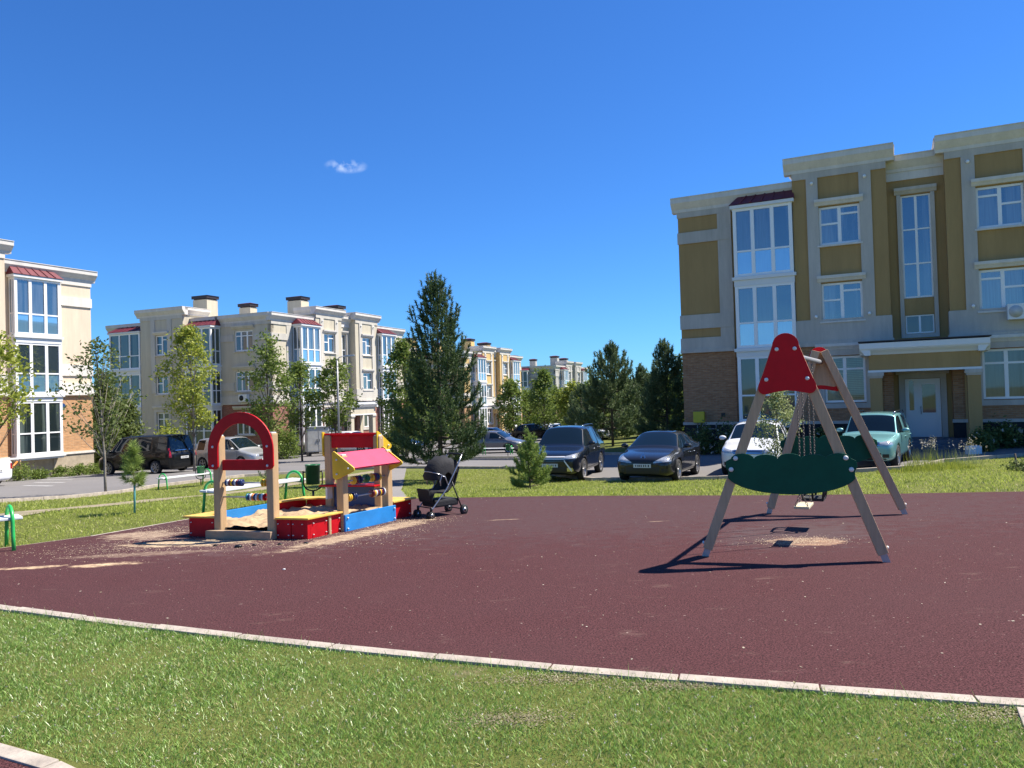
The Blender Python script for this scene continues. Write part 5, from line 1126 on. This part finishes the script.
def rbp(s, d): x = RBo.x + s*math.cos(ra) + d*math.sin(ra); y = RBo.y + s*math.sin(ra) - d*math.cos(ra); return at(x, y)
for lbl, s, d, r, h, fl in (('dark flowering shrub under the yellow gas box', .9, 1.1, .8, 1.25, 24), ('dark flowering shrub between the gas box and the white bay', 2.1, 1.3, .9, 1.35, 30), ('dark shrub under the white bay of the ochre block', 3.9, 1.5, .8, 1.1, 8), ('shrub left of the porch behind the teal car', 5.9, 1.2, .8, 1.0, 6), ('flowering shrub just right of the porch', 11.7, 1.1, .8, 1.05, 26), ('flowering shrub at the right edge by the ochre block', 13.3, 1.1, .9, 1.1, 26), ('clump of dark leaves beside the porch column', 10.9, 2.4, .5, .75, 10)):
    bush(lbl, rbp(s, d), r, h, 'leaf_dark', 34, 60, .06, flowers=fl)
tuft('tall pale weeds with seed heads before the porch', at(12.4, 22.9), .75, .85, 'leaf_bright', 260, .006, heads=26)
tuft('yellow-green tall grass patch before the porch', at(11.9, 21.4), 1.1, .32, 'leaf_bright', 1100, .012)
tuft('yellow-green grass tuft beside the teal car', at(10.6, 20.7), .8, .22, 'leaf_bright', 600, .012)
tuft('dry weed stalks right of the porch path', at(13.6, 23.2), .4, .8, 'leaf_pale', 120, .005, heads=24)
bush('low dark creeping shrub in the lawn near right edge', at(12.6, 18.6), .75, .32, 'leaf_dark', 26, 46, .045); bush('low dark creeping shrub touching the right edge', at(13.6, 19.1), .8, .42, 'leaf_dark', 26, 46, .045)
m = MB(); m.tube([(0, 0, -.05), (-.03, 0, .45)], [.03, .022], 6); tag(m.build('tree_stump', 'bark', None, loc=at(12.3, 18.9)), 'short dark stump stick standing in the right lawn', 'stump')
m = MB(); m.box(-.22, .22, -.12, .12, 0, .30); m.box(-.19, .19, -.09, .09, .30, .32); tag(m.build('planter', 'white_trim', None, .02, loc=rbp(10.6, 3.4)), 'white box planter standing right of the porch steps', 'planter')
LBo = Vector((-31.35, 25.85, 0)); la = R(64.5)
def lbp(s, d): x = LBo.x + s*math.cos(la) + d*math.sin(la); y = LBo.y + s*math.sin(la) - d*math.cos(la); return at(x, y)
for i, (s, d, r, h) in enumerate([(18.0, 1.0, .7, .7), (17.0, 1.1, .6, .6), (16.0, 1.2, .6, .55), (14.6, 1.8, .55, .55), (13.2, 2.0, .8, 1.0), (12.0, 1.8, .6, .7)]):
    bush(['low green shrub at the corner of the cream block', 'low shrub second from the corner of the cream block', 'low shrub third from the corner of the cream block', 'small shrub under the right end of the cream bay', 'rounder taller shrub under the cream bay', 'shrub beside the orange railing'][i], lbp(s, d), r, h, 'leaf', 24, 50, .055)
tree('conifer', 'dark evergreen behind the black van, against the cream block', at(-26.6, 50), 6.2, .2, .8, 'leaf_dark', 110, 60, .13, .26, (0, 0), .08, 'evergreens between the two left blocks'); tree('conifer', 'dark evergreen behind the black van, nearer the beige block', at(-27.3, 54.5), 4.4, .2, .9, 'leaf_dark', 80, 60, .13, .26, (0, 0), .08, 'evergreens between the two left blocks')
bush('green shrub between red arch and grey cabinet', at(-16.2, 54.5), 1.3, 2.7, 'leaf', 60, 60, .09, group='roadside shrubs'); bush('light shrub above the black van roof', at(-21.0, 47), 1.1, 2.6, 'leaf_bright', 60, 60, .09, group='roadside shrubs')
bush('dark shrub below the leafy tree by the yellow gable', at(-8.6, 55), 1.2, 2.2, 'leaf_dark', 60, 60, .09, group='roadside shrubs')
G = 'trees forming the dark belt behind the parking'
for i, (x, y, h, r) in enumerate([(7.5, 64, 4.4, 2.4), (12.0, 62, 4.6, 2.6), (15.5, 66, 6.5, 3.0), (14, 80, 5.5, 3.2), (20, 84, 5.5, 3.5), (9, 92, 5.6, 3.4), (17, 105, 6, 4), (2, 120, 6, 3.5), (12, 125, 6, 4)]):
    tree('broadleaf_tree', ['low round tree behind the broad pine', 'low round tree between the pines and ochre block', 'taller dark tree peeping beside the ochre block corner', 'mid-distance tree behind the slender pine', 'mid-distance tree hidden by the ochre block', 'distant tree left of the pines', 'distant tree in the gap by the ochre block', 'far tree beyond the yellow block', 'far tree behind the pine belt'][i], at(x, y), h, .3, r, 'leaf' if i % 2 else 'leaf_dark', 130, 46, .2, .42, (0, 0), .12, G)
for i, (x, y, h, r) in enumerate([(-9, 90, 6, 2.5), (-11, 78, 5, 2.4)]):
    tree('broadleaf_tree', ['distant tree behind the tall pine', 'tree behind the tall pine near the yellow block'][i], at(x, y), h, .3, r, 'leaf', 120, 46, .2, .4, (0, 0), .12, G)
# ---------------------------------------------------------------- grass
def inside(px, py, poly):
    c = np.zeros(len(px), bool); n = len(poly)
    for i in range(n):
        (x0, y0), (x1, y1) = poly[i], poly[(i+1) % n]
        if y0 == y1: continue
        k = ((y0 > py) != (y1 > py)) & (px < (x1-x0)*(py-y0)/(y1-y0)+x0); c ^= k
    return c
rub = near + [(14, 2)] + far[::-1] + left[::-1][:-1]
trailp = strip(smooth([(-12, 8.5), (-9.6, 12.3), (-8.6, 14.5), (-8.25, 17.5), (-8.6, 21), (-8.5, 25), (-7, 30), (-5.6, 34.6)]), .62); pathp = [(-3.5, 14.45), (-2.05, 14.62), (-3.25, 22), (-4.9, 35.0), (-6.3, 35.2), (-4.7, 22)]
BARE = [(-.08, 4.38, .20, .07), (.28, 4.98, .34, .06), (1.0, 4.80, .25, .045), (2.6, 4.25, .22, .10)]
def blades(name, n, x0, x1, y0, y1, hmin, hmax, w, mt, ok, power=1.0, flat=1.0):
    x = rng.uniform(x0, x1, n); y = y0 + (y1-y0)*rng.uniform(0, 1, n)**power; k = (np.abs(x) < y*.72+1.2) & ok(x, y)
    # uneven cover: thin and dense patches
    g = np.sin(x*1.7+np.sin(y*2.3)*1.5)*np.sin(y*2.9+np.sin(x*1.3)*2) + .6*np.sin(x*5.1+y*3.7)*np.sin(y*6.3-x*2.1); k &= rng.uniform(-1.9, 1.0, n) < g+.75
    for (cx, cy, rx, ry) in BARE: e = ((x-cx)/rx)**2+((y-cy)/ry)**2 + .8*np.sin(x*19+y*15)*np.sin(y*33-x*24); k &= (rng.uniform(0, 1, n) < .25 + .75*np.clip((e-.3)/1.6, 0, 1))
    x, y, g = x[k], y[k], g[k]; n = len(x); z = np.array([terr(a, b) for a, b in zip(x, y)]) if y1 > 14 else np.zeros(n)
    h = rng.uniform(hmin, hmax, n)*(1+.25*g); a = rng.uniform(0, 6.283, n); b = rng.uniform(0, 6.283, n); ln = rng.uniform(.1, .9, n)*h*flat
    P = np.stack([x, y, z-.004], 1); s = np.stack([np.cos(a)*w, np.sin(a)*w, np.zeros(n)], 1)*rng.uniform(.6, 1.3, (n, 1)); T = P + np.stack([np.cos(b)*ln, np.sin(b)*ln, h], 1)
    Mi = P*.45 + T*.55 + np.stack([np.zeros(n), np.zeros(n), h*.14], 1)
    V = np.stack([P-s, P+s, Mi+s*.8, T, Mi-s*.8], 1).reshape(-1, 3)
    return tag(fastmesh(name, V, 5, mt), kind='stuff')
M['grass'] = leafmat('grass_blade', (.08, .19, .018), (.40, .58, .15), .35); M['grass'].node_tree.nodes['Principled BSDF'].inputs['Roughness'].default_value = .36; M['grass'].node_tree.nodes['Principled BSDF'].inputs['Specular IOR Level'].default_value = .7
M['lawn_blade'] = leafmat('lawn_blade', (.24, .31, .04), (.50, .55, .13), .45); M['grass_dry'] = leafmat('grass_dry', (.62, .54, .30), (.40, .40, .16), .3)
nearlawn = near + [(10, 1), (-.9, 1), (-.9, 2.6), (-1.2, 3.3), (-1.9, 3.85), (-2.41, 4.05), (-2.88, 4.28), (-4.6, 5.13), (-7, 6.3), (-9.4, 7.6)]
okn = lambda x, y: inside(x, y, nearlawn)
blades('grass', 720000, -6.5, 6.5, 2.9, 8.4, .010, .034, .0018, 'grass', okn, flat=1.5); blades('dry_grass', 90000, -6.5, 6.5, 2.9, 8.4, .010, .034, .0017, 'grass_dry', okn, flat=2.0)
okf = lambda x, y: ~inside(x, y, rub) & ~inside(x, y, road) & ~inside(x, y, trailp) & ~inside(x, y, pathp)
blades('lawn_grass', 130000, -13, 2, 8, 16, .012, .035, .0045, 'lawn_blade', okf, flat=1.5); blades('lawn_grass', 240000, -20, 22, 13, 32, .02, .06, .006, 'lawn_blade', okf, 1.2, 1.2); blades('lawn_dry_grass', 60000, -20, 22, 8, 32, .015, .055, .005, 'grass_dry', okf, 1.2, 1.4)
# clover heads, also painting in white glints on the grass, and broad weed leaves in the near lawn
n = 1500; x = rng.uniform(-5, 4.5, n); y = rng.uniform(3.1, 7.3, n); k = okn(x, y); c = np.stack([x[k], y[k], rng.uniform(.03, .06, k.sum())], 1)
tag(fastmesh('clover_and_glints', leaves(c, .0055, 5, .003), 4, 'flower'), kind='stuff')
# straggling blades along the kerb
V = []
for i in range(2600):
    j = rng.integers(0, len(near)-1); t = rng.uniform(); p = np.array([near[j][0]*(1-t)+near[j+1][0]*t, near[j][1]*(1-t)+near[j+1][1]*t, 0]); p[:2] += (rng.normal()*.02-.025, rng.normal()*.02-.07)
    h = rng.uniform(.015, .06) if i > 120 else rng.uniform(.06, .14); a = rng.uniform(0, 6.28); d = np.array([math.cos(a)*.5, math.sin(a)*.5+.1, 1])*h; s = np.array([.0025, .001, 0]); V += [p-s, p+s, p+d]
tag(fastmesh('kerb_grass', V, 3, 'grass'), kind='stuff')

M['soil'] = leafmat('bare_soil', (.15, .125, .07), (.29, .25, .15), 0)
# loose sand grains and small litter on the rubber
def grains(name, n, fn, smin, smax, mt, ok=None):
    P = np.array([fn() for _ in range(n)]); k = inside(P[:, 0], P[:, 1], rub); P = P[k]; n = len(P); a = rng.uniform(0, 6.283, n); s = rng.uniform(smin, smax, (n, 1)); u = np.stack([np.cos(a), np.sin(a), rng.uniform(-.2, .2, n)], 1)*s; v = np.stack([-np.sin(a), np.cos(a), rng.uniform(-.2, .2, n)], 1)*s*rng.uniform(.3, .9, (n, 1))
    c = np.stack([P[:, 0], P[:, 1], np.full(n, .016)], 1); return tag(fastmesh(name, np.stack([c-u, c+v, c+u, c-v], 1).reshape(-1, 3), 4, mt), kind='stuff')
M['grain'] = leafmat('sand_grain', (.50, .38, .24), (.62, .50, .34), 0)
M['litter'] = leafmat('litter', (.55, .48, .38), (.22, .18, .10), 0)
ctr = [(-4.4, 10.3, .9, .35), (-3.0, 10.0, .9, .35), (-2.0, 10.8, .6, .5), (-5.3, 9.9, .9, .5), (-5.0, 11.4, .5, .5), (-1.5, 11.6, .4, .3), (3.4, 9.2, .4, .2)]
def gs(): c = ctr[rng.integers(0, len(ctr))]; return (c[0]+rng.normal()*c[2]*.7, c[1]+rng.normal()*c[3]*.7)
grains('sand', 9000, gs, .003, .010, 'grain'); grains('litter', 500, lambda: (rng.uniform(-8, 9), rng.uniform(4.4, 14)), .004, .014, 'litter')

# trodden soil: crumbs and dead blades thinning out from each worn spot
sc = np.concatenate([np.stack([rng.normal(cx, rx*.9, 1500), rng.normal(cy, ry*1.0, 1500)], 1) for (cx, cy, rx, ry) in BARE]); sc = sc[okn(sc[:, 0], sc[:, 1])]; n = len(sc)
a = rng.uniform(0, 6.283, n); s_ = rng.uniform(.003, .009, (n, 1)); c = np.stack([sc[:, 0], sc[:, 1], rng.uniform(.003, .016, n)], 1); u = np.stack([np.cos(a), np.sin(a), rng.uniform(-.3, .3, n)], 1)*s_; v = np.stack([-np.sin(a), np.cos(a), rng.uniform(-.5, .5, n)], 1)*s_*.5
tag(fastmesh('soil_crumbs', np.stack([c-u, c+v, c+u, c-v], 1).reshape(-1, 3), 4, 'soil'), kind='stuff')
